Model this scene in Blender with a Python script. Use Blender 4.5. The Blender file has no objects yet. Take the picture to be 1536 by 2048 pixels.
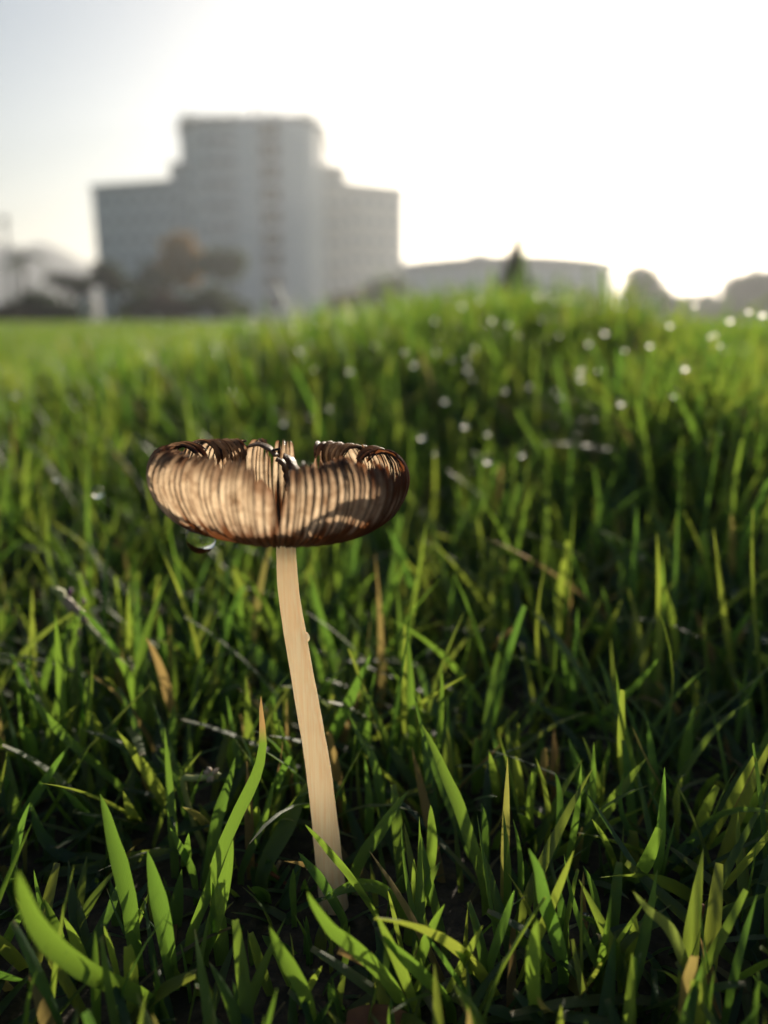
import bpy, bmesh, math, random
import numpy as np
from mathutils import Vector, Matrix

random.seed(7)
rng = np.random.default_rng(11)
scene = bpy.context.scene
COL = scene.collection

# ------------------------------------------------------------------ camera
F = 1600.0                       # focal length in photo pixels (1536 x 2048)
CX, CY = 768.0, 1024.0
CAM_H = 0.077                    # phone held a hand's breadth above the turf
PITCH = math.radians(13.5)
cam_d = bpy.data.cameras.new("Camera")
cam = bpy.data.objects.new("Camera", cam_d)
COL.objects.link(cam)
cam.location = (0, 0, CAM_H)
cam.rotation_euler = (math.pi / 2 - PITCH, 0, 0)
cam_d.sensor_fit = 'VERTICAL'
cam_d.lens = 4.0
cam_d.sensor_height = 4.0 * 2048 / F
cam_d.sensor_width = 4.0 * 1536 / F
cam_d.clip_start = 0.004
cam_d.clip_end = 5000
cam_d.dof.use_dof = True
cam_d.dof.focus_distance = 0.0985
cam_d.dof.aperture_fstop = 1.8
scene.camera = cam

# ------------------------------------------------------------------ light
SUN_EL = math.radians(14.4)
SUN_AZ = math.radians(17.0)      # to the right of straight ahead (+Y)
world = bpy.data.worlds.new("World")
scene.world = world
world.use_nodes = True
wn = world.node_tree
bg = wn.nodes['Background']
sky = wn.nodes.new('ShaderNodeTexSky')
sky.sky_type = 'NISHITA'
sky.sun_disc = False
sky.sun_elevation = SUN_EL
sky.sun_rotation = SUN_AZ
sky.altitude = 0
sky.air_density = 1.0
sky.dust_density = 1.3
sky.ozone_density = 1.0
wn.links.new(sky.outputs['Color'], bg.inputs['Color'])
bg.inputs['Strength'].default_value = 0.060
sun_d = bpy.data.lights.new("Sun", 'SUN')
sun_d.energy = 5.0
sun_d.angle = math.radians(0.5)
sun_d.color = (1.0, 0.88, 0.70)
sun = bpy.data.objects.new("Sun", sun_d)
COL.objects.link(sun)
sdir = Vector((math.sin(SUN_AZ) * math.cos(SUN_EL), math.cos(SUN_AZ) * math.cos(SUN_EL), math.sin(SUN_EL)))
sun.rotation_euler = sdir.to_track_quat('Z', 'Y').to_euler()
sun.location = sdir * 50
vs = scene.view_settings
vs.view_transform = 'Standard'
vs.look = 'None'
vs.gamma = 1.0
vs.use_curve_mapping = False
vs.exposure = 0.78
scene.render.engine = 'CYCLES'
cy = scene.cycles
cy.use_denoising = True
cy.max_bounces = 10
cy.diffuse_bounces = 4
cy.glossy_bounces = 4
cy.transmission_bounces = 8
cy.transparent_max_bounces = 8
cy.sample_clamp_indirect = 40
cy.caustics_refractive = True

# ------------------------------------------------------------------ pixel helpers
cp, sp_ = math.cos(PITCH), math.sin(PITCH)
def ray(px, py):
    a = (px - CX) / F
    b = (CY - py) / F
    return Vector((a, cp + b * sp_, -sp_ + b * cp))     # per unit depth
def at_y(px, py, Y):
    d = ray(px, py)
    return Vector((0, 0, CAM_H)) + d * (Y / d.y)
def sstep(a, b, x):
    t = np.clip((np.asarray(x, float) - a) / (b - a), 0, 1)
    return t * t * (3 - 2 * t)
def terrain(x, y):
    x = np.asarray(x, float); y = np.asarray(y, float)
    mound = 0.065 * sstep(-0.34, 0.12, x) * sstep(0.17, 0.58, y) * (1 - .55 * sstep(.13, .25, x))
    near = 0.034 * sstep(0.03, 0.10, x) * sstep(0.12, 0.29, y)  # rise added on the right to keep low sun off the foreground turf
    ridge = np.maximum(mound, near) * (1 - sstep(1.0, 2.6, y))
    bumps = 0.004 * (np.sin(x * 23 + 1.3) * np.sin(y * 19 + .4) + .6 * np.sin(x * 47 + y * 31))
    damp = sstep(0.1, 0.2, y) * (1 - 0.85 * sstep(2, 6, y))
    return ridge + bumps * damp
def hit_turf(px, py, lift=0.0, far=3.0):
    d = ray(px, py)
    o = Vector((0, 0, CAM_H))
    t = 0.03
    while t < far:
        p = o + d * t
        if p.z < float(terrain(p.x, p.y)) + lift:
            return p
        t += 0.002
    return None

# ------------------------------------------------------------------ object helpers
def tag(o, label=None, cat=None, group=None, kind=None):
    if label: o["label"] = label
    if cat: o["category"] = cat
    if group: o["group"] = group
    if kind: o["kind"] = kind
    return o
def link(name, me, mat, parent=None):
    o = bpy.data.objects.new(name, me)
    COL.objects.link(o)
    if mat is not None and len(me.materials) == 0:
        me.materials.append(mat)
    if parent is not None:
        o.parent = parent
    return o
def empty(name, loc=(0, 0, 0)):
    o = bpy.data.objects.new(name, None)
    COL.objects.link(o)
    o.location = loc
    o.empty_display_size = 0.01
    return o
def mesh_from(name, V, Fc, smooth=True, attr=None):
    me = bpy.data.meshes.new(name)
    me.from_pydata([tuple(v) for v in V], [], [tuple(f) for f in Fc])
    if smooth:
        me.polygons.foreach_set('use_smooth', [True] * len(me.polygons))
    if attr is not None:
        a = me.attributes.new('bl', 'FLOAT_COLOR', 'POINT')
        a.data.foreach_set('color', np.asarray(attr, np.float32).ravel())
    me.update()
    return me
def quads_mesh(name, V, Q, attr=None, smooth=True):
    """fast mesh from numpy arrays of verts and quads"""
    me = bpy.data.meshes.new(name)
    V = np.asarray(V, np.float32); Q = np.asarray(Q, np.int32)
    me.vertices.add(len(V)); me.vertices.foreach_set('co', V.ravel())
    k = Q.shape[1]
    me.loops.add(Q.size); me.loops.foreach_set('vertex_index', Q.ravel())
    me.polygons.add(len(Q))
    me.polygons.foreach_set('loop_start', np.arange(0, Q.size, k, dtype=np.int32))
    me.polygons.foreach_set('loop_total', np.full(len(Q), k, np.int32))
    if smooth:
        me.polygons.foreach_set('use_smooth', np.ones(len(Q), bool))
    if attr is not None:
        a = me.attributes.new('bl', 'FLOAT_COLOR', 'POINT')
        a.data.foreach_set('color', np.asarray(attr, np.float32).ravel())
    me.update(calc_edges=True)
    return me
def tube(path, radii, sides=12, cap=True):
    path = [Vector(p) for p in path]
    V, Fc = [], []
    n = len(path)
    ref = Vector((0, 1, 0))
    for i in range(n):
        t = (path[min(i + 1, n - 1)] - path[max(i - 1, 0)]).normalized()
        if abs(t.dot(ref)) > .95:
            ref = Vector((1, 0, 0))
        a = t.cross(ref).normalized(); b = t.cross(a).normalized()
        for k in range(sides):
            th = 2 * math.pi * k / sides
            V.append(path[i] + (a * math.cos(th) + b * math.sin(th)) * radii[i])
    for i in range(n - 1):
        for k in range(sides):
            k2 = (k + 1) % sides
            Fc.append((i * sides + k, i * sides + k2, (i + 1) * sides + k2, (i + 1) * sides + k))
    if cap:
        Fc.append(tuple(range(sides))[::-1])
        Fc.append(tuple(range((n - 1) * sides, n * sides)))
    return V, Fc
def box(x0, x1, y0, y1, z0, z1):
    V = [(x, y, z) for z in (z0, z1) for y in (y0, y1) for x in (x0, x1)]
    Fc = [(0, 2, 3, 1), (4, 5, 7, 6), (0, 1, 5, 4), (2, 6, 7, 3), (0, 4, 6, 2), (1, 3, 7, 5)]
    return V, Fc
def join(parts):
    V, Fc = [], []
    for v, f in parts:
        k = len(V); V += list(v); Fc += [tuple(i + k for i in q) for q in f]
    return V, Fc
def catmull(P, n):
    P = [np.array(p, float) for p in P]
    P = [2 * P[0] - P[1]] + P + [2 * P[-1] - P[-2]]
    out = []
    m = len(P) - 3
    for j in range(n):
        u = j / (n - 1) * m
        i = min(int(u), m - 1); t = u - i
        a, b, c, d = P[i:i + 4]
        out.append(.5 * (2 * b + (c - a) * t + (2 * a - 5 * b + 4 * c - d) * t * t + (-a + 3 * b - 3 * c + d) * t ** 3))
    return out

# ------------------------------------------------------------------ materials
def new_mat(name):
    m = bpy.data.materials.new(name)
    m.use_nodes = True
    nt = m.node_tree
    return m, nt, nt.nodes['Principled BSDF'], nt.nodes['Material Output']
def N(nt, t, **kw):
    n = nt.nodes.new(t)
    for k, v in kw.items():
        setattr(n, k, v)
    return n
def mixc(nt, fac, a, b):
    n = N(nt, 'ShaderNodeMix', data_type='RGBA')
    for sock, val in ((n.inputs[0], fac), (n.inputs[6], a), (n.inputs[7], b)):
        if isinstance(val, (tuple, float, int)):
            sock.default_value = (*val, 1) if isinstance(val, tuple) else val
        else:
            nt.links.new(val, sock)
    return n.outputs[2]
def noise(nt, scale, detail=4, coord='Object', dist=0.0):
    tc = N(nt, 'ShaderNodeTexCoord')
    n = N(nt, 'ShaderNodeTexNoise')
    n.inputs['Scale'].default_value = scale
    n.inputs['Detail'].default_value = detail
    n.inputs['Distortion'].default_value = dist
    nt.links.new(tc.outputs[coord], n.inputs['Vector'])
    return n.outputs['Fac']
def ramp(nt, fac, stops):
    r = N(nt, 'ShaderNodeValToRGB')
    e = r.color_ramp.elements
    while len(e) < len(stops):
        e.new(0.5)
    for el, (p, c) in zip(e, stops):
        el.position = p
        el.color = (*c, 1) if len(c) == 3 else c
    nt.links.new(fac, r.inputs['Fac'])
    return r.outputs['Color']
def bump(nt, fac, strength, dist):
    b = N(nt, 'ShaderNodeBump')
    b.inputs['Strength'].default_value = strength
    b.inputs['Distance'].default_value = dist
    nt.links.new(fac, b.inputs['Height'])
    return b.outputs['Normal']
def plain(name, c1, c2, scale, rough=0.8, bumpd=None):
    m, nt, bs, out = new_mat(name)
    nz = noise(nt, scale)
    col = ramp(nt, nz, [(0.3, c1), (0.7, c2)])
    nt.links.new(col, bs.inputs['Base Color'])
    bs.inputs['Roughness'].default_value = rough
    if bumpd:
        nt.links.new(bump(nt, nz, .6, bumpd), bs.inputs['Normal'])
    return m

def blade_material():
    m, nt, bs, out = new_mat('grass_blade')
    at = N(nt, 'ShaderNodeAttribute', attribute_name='bl')
    sep = N(nt, 'ShaderNodeSeparateColor')
    nt.links.new(at.outputs['Color'], sep.inputs['Color'])
    R, T, D = sep.outputs[0], sep.outputs[1], sep.outputs[2]
    nz = noise(nt, 900, 3)
    green = ramp(nt, R, [(0.0, (.042, .076, .062)), (0.35, (.050, .092, .053)), (0.8, (.072, .112, .050)), (1.0, (.105, .125, .055))])
    spot = N(nt, 'ShaderNodeMath', operation='MULTIPLY'); nt.links.new(nz, spot.inputs[0]); spot.inputs[1].default_value = .35
    green = mixc(nt, spot.outputs[0], green, (.075, .12, .03))
    dry = mixc(nt, nz, (.16, .09, .035), (.26, .18, .08))
    tipm = N(nt, 'ShaderNodeMapRange'); nt.links.new(T, tipm.inputs[0])
    tipm.inputs[1].default_value = .94; tipm.inputs[2].default_value = 1.0
    tipm.inputs[3].default_value = 0; tipm.inputs[4].default_value = .7
    base = mixc(nt, tipm.outputs[0], green, (.30, .22, .12))
    n3 = noise(nt, 260, 4, dist=1.5)
    yl = ramp(nt, n3, [(.60, (0, 0, 0)), (.74, (1, 1, 1))])
    ylm = N(nt, 'ShaderNodeMath', operation='MULTIPLY'); nt.links.new(yl, ylm.inputs[0]); nt.links.new(T, ylm.inputs[1])
    base = mixc(nt, ylm.outputs[0], base, (.13, .12, .035))
    base = mixc(nt, D, base, dry)
    pale = N(nt, 'ShaderNodeMapRange'); nt.links.new(T, pale.inputs[0])
    pale.inputs[1].default_value = 0; pale.inputs[2].default_value = .22
    pale.inputs[3].default_value = .35; pale.inputs[4].default_value = 0
    base = mixc(nt, pale.outputs[0], base, (.13, .14, .06))
    nt.links.new(base, bs.inputs['Base Color'])
    bs.inputs['Roughness'].default_value = .46
    bs.inputs['Specular IOR Level'].default_value = .4
    # fine veins along the blade
    vm = N(nt, 'ShaderNodeMath', operation='MULTIPLY'); nt.links.new(at.outputs['Alpha'], vm.inputs[0]); vm.inputs[1].default_value = 69.0
    vs_ = N(nt, 'ShaderNodeMath', operation='SINE'); nt.links.new(vm.outputs[0], vs_.inputs[0])
    va = N(nt, 'ShaderNodeMath', operation='MULTIPLY_ADD'); nt.links.new(vs_.outputs[0], va.inputs[0]); va.inputs[1].default_value = .5; va.inputs[2].default_value = .5
    vh = N(nt, 'ShaderNodeMath', operation='ADD'); nt.links.new(va.outputs[0], vh.inputs[0]); nt.links.new(nz, vh.inputs[1])
    nt.links.new(bump(nt, vh.outputs[0], .45, .00006), bs.inputs['Normal'])
    tr = N(nt, 'ShaderNodeBsdfTranslucent')
    tg = ramp(nt, R, [(0.0, (.16, .33, .04)), (0.5, (.25, .41, .04)), (1.0, (.43, .49, .06))])
    vf = N(nt, 'ShaderNodeMath', operation='MULTIPLY'); nt.links.new(va.outputs[0], vf.inputs[0]); vf.inputs[1].default_value = .38
    tg = mixc(nt, vf.outputs[0], tg, (.08, .17, .02))
    tg = mixc(nt, D, tg, (.50, .32, .12))
    nt.links.new(tg, tr.inputs['Color'])
    mx = N(nt, 'ShaderNodeMixShader'); mx.inputs[0].default_value = .5
    nt.links.new(bs.outputs[0], mx.inputs[1]); nt.links.new(tr.outputs[0], mx.inputs[2])
    nt.links.new(mx.outputs[0], out.inputs['Surface'])
    return m
M_BLADE = blade_material()

def leaf_material(name, c1, c2, tc):
    m, nt, bs, out = new_mat(name)
    nz = noise(nt, .9, 3)
    col = ramp(nt, nz, [(0.3, c1), (0.7, c2)])
    nt.links.new(col, bs.inputs['Base Color'])
    bs.inputs['Roughness'].default_value = .6
    tr = N(nt, 'ShaderNodeBsdfTranslucent'); tr.inputs['Color'].default_value = (*tc, 1)
    mx = N(nt, 'ShaderNodeMixShader'); mx.inputs[0].default_value = .35
    nt.links.new(bs.outputs[0], mx.inputs[1]); nt.links.new(tr.outputs[0], mx.inputs[2])
    nt.links.new(mx.outputs[0], out.inputs['Surface'])
    return m

def ground_material():
    m, nt, bs, out = new_mat('turf_ground')
    geo = N(nt, 'ShaderNodeNewGeometry')
    ln = N(nt, 'ShaderNodeVectorMath', operation='LENGTH')
    nt.links.new(geo.outputs['Position'], ln.inputs[0])
    mr = N(nt, 'ShaderNodeMapRange'); nt.links.new(ln.outputs['Value'], mr.inputs[0])
    mr.inputs[1].default_value = 2.0; mr.inputs[2].default_value = 9.0
    n1 = noise(nt, 420, 6)
    soil = ramp(nt, n1, [(.3, (.018, .014, .010)), (.55, (.040, .030, .018)), (.75, (.085, .065, .035))])
    n2 = noise(nt, 2.2, 6)
    lawn = ramp(nt, n2, [(.3, (.045, .10, .02)), (.7, (.085, .15, .03))])
    col = mixc(nt, mr.outputs[0], soil, lawn)
    nt.links.new(col, bs.inputs['Base Color'])
    bs.inputs['Roughness'].default_value = .9
    nt.links.new(bump(nt, n1, .8, .0015), bs.inputs['Normal'])
    return m

def cap_material():
    m, nt, bs, out = new_mat('mushroom_cap_skin')
    at = N(nt, 'ShaderNodeAttribute', attribute_name='bl')
    sep = N(nt, 'ShaderNodeSeparateColor')
    nt.links.new(at.outputs['Color'], sep.inputs['Color'])
    S, STAIN_DARK, GRV = sep.outputs[0], sep.outputs[1], sep.outputs[2]
    n1 = noise(nt, 700, 5, dist=.6)
    n2 = noise(nt, 2600, 3)
    base = ramp(nt, n1, [(.25, (.09, .065, .050)), (.5, (.23, .18, .135)), (.75, (.44, .37, .29))])
    base = mixc(nt, STAIN_DARK, base, (.035, .018, .010))
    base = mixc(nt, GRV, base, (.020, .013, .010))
    nt.links.new(base, bs.inputs['Base Color'])
    bs.inputs['Roughness'].default_value = .48
    nt.links.new(bump(nt, n2, .7, .00012), bs.inputs['Normal'])
    tr = N(nt, 'ShaderNodeBsdfTranslucent')
    tcol = ramp(nt, n1, [(.25, (.36, .22, .12)), (.6, (.82, .62, .41))])
    tcol = mixc(nt, STAIN_DARK, tcol, (.17, .055, .018))
    tcol = mixc(nt, GRV, tcol, (.03, .015, .008))
    nt.links.new(tcol, tr.inputs['Color'])
    mx = N(nt, 'ShaderNodeMixShader'); mx.inputs[0].default_value = .64
    nt.links.new(bs.outputs[0], mx.inputs[1]); nt.links.new(tr.outputs[0], mx.inputs[2])
    nt.links.new(mx.outputs[0], out.inputs['Surface'])
    return m

def stem_material():
    m, nt, bs, out = new_mat('mushroom_stem_flesh')
    tc = N(nt, 'ShaderNodeTexCoord')
    mp = N(nt, 'ShaderNodeMapping'); mp.inputs['Scale'].default_value = (3600, 3600, 90)
    nt.links.new(tc.outputs['Object'], mp.inputs['Vector'])
    nz = N(nt, 'ShaderNodeTexNoise'); nz.inputs['Scale'].default_value = 1; nz.inputs['Detail'].default_value = 4
    nt.links.new(mp.outputs[0], nz.inputs['Vector'])
    col = ramp(nt, nz.outputs['Fac'], [(.3, (.84, .69, .49)), (.7, (.94, .83, .65))])
    n4 = noise(nt, 420, 5, dist=1.0)
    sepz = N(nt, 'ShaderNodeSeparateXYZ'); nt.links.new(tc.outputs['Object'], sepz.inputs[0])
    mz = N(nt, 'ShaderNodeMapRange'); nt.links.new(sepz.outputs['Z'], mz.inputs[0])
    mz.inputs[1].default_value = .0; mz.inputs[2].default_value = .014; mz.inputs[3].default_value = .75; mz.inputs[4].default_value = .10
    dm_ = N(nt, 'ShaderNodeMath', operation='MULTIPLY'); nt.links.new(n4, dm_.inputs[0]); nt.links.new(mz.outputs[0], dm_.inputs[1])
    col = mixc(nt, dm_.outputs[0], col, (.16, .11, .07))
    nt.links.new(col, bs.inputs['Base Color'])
    bs.inputs['Roughness'].default_value = .5
    bs.inputs['Subsurface Weight'].default_value = 1.0
    bs.inputs['Subsurface Radius'].default_value = (1.0, .62, .34)
    bs.inputs['Subsurface Scale'].default_value = .0024
    nt.links.new(bump(nt, nz.outputs['Fac'], .35, .0001), bs.inputs['Normal'])
    tr = N(nt, 'ShaderNodeBsdfTranslucent'); tcol = ramp(nt, nz.outputs['Fac'], [(.3, (.95, .77, .54)), (.65, (1.0, .93, .76))])
    nt.links.new(tcol, tr.inputs['Color'])
    mx = N(nt, 'ShaderNodeMixShader'); mx.inputs[0].default_value = .68
    nt.links.new(bs.outputs[0], mx.inputs[1]); nt.links.new(tr.outputs[0], mx.inputs[2])
    nt.links.new(mx.outputs[0], out.inputs['Surface'])
    return m

def water_material():
    m, nt, bs, out = new_mat('clear_water')
    g = N(nt, 'ShaderNodeBsdfGlass')
    g.inputs['IOR'].default_value = 1.33
    g.inputs['Roughness'].default_value = .06
    nt.links.new(g.outputs[0], out.inputs['Surface'])
    return m
def glass_pane():
    m, nt, bs, out = new_mat('window_glass')
    nz = noise(nt, .8)
    nt.links.new(ramp(nt, nz, [(.3, (.02, .025, .03)), (.7, (.05, .055, .06))]), bs.inputs['Base Color'])
    bs.inputs['Roughness'].default_value = .12
    return m
M_WATER = water_material()
M_CAP = cap_material()
M_STEM = stem_material()
M_GILL = plain('gill_black', (.014, .010, .008), (.045, .030, .022), 1500, .8, .0001)
M_GROUND = ground_material()
M_PANE = glass_pane()
M_CONC = plain('painted_concrete', (.58, .59, .61), (.66, .66, .66), .25, .85)
M_CONC2 = plain('warm_concrete', (.50, .46, .42), (.58, .54, .49), .25, .85)
M_TRIM = plain('roof_trim', (.28, .28, .29), (.36, .35, .35), .4, .8)
M_DARK = plain('dark_opening_metal', (.03, .035, .04), (.06, .06, .065), 2, .5)
M_METAL = plain('grey_metal', (.25, .25, .26), (.36, .36, .36), 3, .5)
M_WHITE = plain('white_paint', (.68, .67, .66), (.80, .79, .77), 1.2, .6)
M_TAN = plain('pale_stone', (.62, .52, .45), (.72, .62, .54), 3, .7)
M_BARK = plain('bark', (.07, .05, .035), (.16, .12, .085), 3, .9)
M_LEAF_D = leaf_material('dark_foliage', (.030, .045, .020), (.060, .080, .030), (.06, .10, .02))
M_LEAF_G = leaf_material('green_foliage', (.050, .075, .028), (.090, .115, .04), (.12, .16, .03))
M_LEAF_Y = leaf_material('yellow_foliage', (.28, .17, .035), (.40, .25, .06), (.45, .26, .04))
M_LEAF_R = leaf_material('russet_foliage', (.06, .038, .028), (.11, .07, .045), (.12, .07, .03))
M_CONIFER = leaf_material('conifer_needles', (.012, .018, .010), (.025, .034, .018), (.02, .03, .01))
M_SEED_G = plain('seed_husk_green', (.26, .30, .08), (.42, .42, .14), 900, .5, .0001)
M_SEED_P = plain('seed_husk_pink', (.34, .24, .15), (.50, .36, .26), 900, .5, .0001)
M_ANTHER = plain('purple_anther', (.20, .05, .16), (.32, .10, .26), 900, .5)
M_STRAW = plain('dead_straw', (.30, .19, .09), (.50, .38, .22), 500, .7, .0001)
M_RUST = plain('rust_brown_straw', (.16, .055, .02), (.28, .11, .04), 500, .7, .0001)
M_HILL = plain('hill_woodland', (.05, .07, .05), (.08, .10, .07), .02, .95)

# ------------------------------------------------------------------ ground
def make_ground():
    ys = np.concatenate([np.linspace(-.5, 0, 8)[:-1], np.linspace(0, 1.4, 100)[:-1], np.geomspace(1.4, 1200, 70)])
    us = np.linspace(-1, 1, 97)
    V = []
    for y in ys:
        half = .55 + max(y, 0) * 1.5
        xs = us * half
        z = terrain(xs, np.full_like(xs, y))
        V.append(np.stack([xs, np.full_like(xs, y), z], 1))
    V = np.concatenate(V)
    n = len(us)
    Q = [(j * n + i, j * n + i + 1, (j + 1) * n + i + 1, (j + 1) * n + i) for j in range(len(ys) - 1) for i in range(n - 1)]
    o = link('ground', quads_mesh('ground', V, np.array(Q)), M_GROUND)
    tag(o, 'dark soil and lawn ground under the grass', None, None, 'structure')
    # ground behind and beside the phone
    V, Fc = box(-1800, 1800, -1800, 1800, -1.2, -.35)
    o = link('terrain_base', mesh_from('terrain_base', V, Fc, False), M_GROUND)
    tag(o, 'lawn ground running on to every side', None, None, 'structure')
make_ground()

# ------------------------------------------------------------------ grass ribbons (numpy)
def ribbons(x, y, z, L, W, az, th0, bend, twist, face, rnd, dry, nseg):
    """many curved, folded, tapering blades -> verts, quads, attr"""
    n = len(x)
    s = np.linspace(0, 1, nseg + 1)
    P = np.zeros((n, nseg + 1, 3))
    th = th0[:, None] + bend[:, None] * (s ** 1.4)[None]
    ds = (L / nseg)[:, None]
    dh = np.sin(th) * ds; dz = np.cos(th) * ds
    H = np.concatenate([np.zeros((n, 1)), np.cumsum((dh[:, 1:] + dh[:, :-1]) / 2, 1)], 1)
    Z = np.concatenate([np.zeros((n, 1)), np.cumsum((dz[:, 1:] + dz[:, :-1]) / 2, 1)], 1)
    P[..., 0] = x[:, None] + H * np.cos(az)[:, None]
    P[..., 1] = y[:, None] + H * np.sin(az)[:, None]
    P[..., 2] = z[:, None] + Z
    T = np.gradient(P, axis=1); T /= np.linalg.norm(T, axis=2, keepdims=True) + 1e-12
    fa = az[:, None] + math.pi / 2 + face[:, None] + twist[:, None] * s[None]
    S = np.stack([np.cos(fa), np.sin(fa), np.zeros_like(fa)], 2)
    S -= T * (S * T).sum(2, keepdims=True); S /= np.linalg.norm(S, axis=2, keepdims=True) + 1e-12
    Nn = np.cross(S, T)
    prof = np.minimum(1, .68 + .9 * s) * np.clip((1 - s) / .46, 0, 1) ** .66
    prof[-1] = .03
    prof2 = np.minimum(1, .68 + .9 * s) * np.clip((1.16 - s) / .46, 0, 1) ** .66
    mown = (rnd * 7.31 % 1) < .22
    w = (W / 2)[:, None] * np.where(mown[:, None], prof2[None], prof[None])
    A = P + S * w[..., None] + Nn * (w * .35)[..., None]
    C = P - S * w[..., None] + Nn * (w * .35)[..., None]
    V = np.stack([A, P, C], 2).reshape(-1, 3)
    base = (np.arange(n) * (nseg + 1) * 3)[:, None, None]
    j = (np.arange(nseg) * 3)[None, :, None]
    q1 = np.array([0, 1, 4, 3])[None, None]; q2 = np.array([1, 2, 5, 4])[None, None]
    Q = np.concatenate([(base + j + q1).reshape(-1, 4), (base + j + q2).reshape(-1, 4)])
    at = np.zeros((n, nseg + 1, 3, 4))
    at[..., 0] = rnd[:, None, None]; at[..., 1] = s[None, :, None]; at[..., 2] = dry[:, None, None]; at[..., 3] = np.array([0, .5, 1])[None, None, :]
    return V, Q, at.reshape(-1, 4), P[:, -1]

# stem of the mushroom, needed to keep blades off it
STEM_PX = [(572, 1084), (573, 1120), (578, 1190), (594, 1290), (615, 1410), (634, 1520), (648, 1630), (659, 1735), (668, 1810)]
d_ = ray(668, 1810)
STEM_Y = CAM_H / -d_.z * d_.y
STEM = [at_y(px, py, STEM_Y) for px, py in STEM_PX]
CAP_O = at_y(567, 1079, STEM_Y)

def scatter(y0, y1, density, margin):
    area = 0.62 * (y1 * y1 - y0 * y0) + 2 * margin * (y1 - y0)
    n = int(area * density)
    # sample y with pdf ~ half width
    yy = rng.uniform(y0, y1, n * 4)
    keep = rng.uniform(0, 1, n * 4) < (.62 * yy + margin) / (.62 * y1 + margin)
    yy = yy[keep][:n]
    xx = rng.uniform(-1, 1, len(yy)) * (.62 * yy + margin)
    return xx, yy

def params(x, y, Lm, Ls, Wm, Ws, leanmax):
    n = len(x)
    L = np.clip(rng.normal(Lm, Ls, n), Lm * .35, Lm * 1.7)
    W = np.clip(rng.normal(Wm, Ws, n), Wm * .5, Wm * 1.7)
    az = rng.uniform(0, 2 * math.pi, n)
    th0 = np.abs(rng.normal(0, leanmax, n))
    bend = rng.normal(.25, .45, n)
    lying = rng.uniform(0, 1, n) < .10
    th0[lying] += .6; bend[lying] += .5
    twist = rng.normal(0, .5, n)
    face = rng.normal(0, .5, n)
    rnd = rng.uniform(0, 1, n)
    dry = np.where(rng.uniform(0, 1, n) < .018, rng.uniform(.4, 1, n), 0.0)
    return L, W, az, th0, bend, twist, face, rnd, dry

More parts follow.
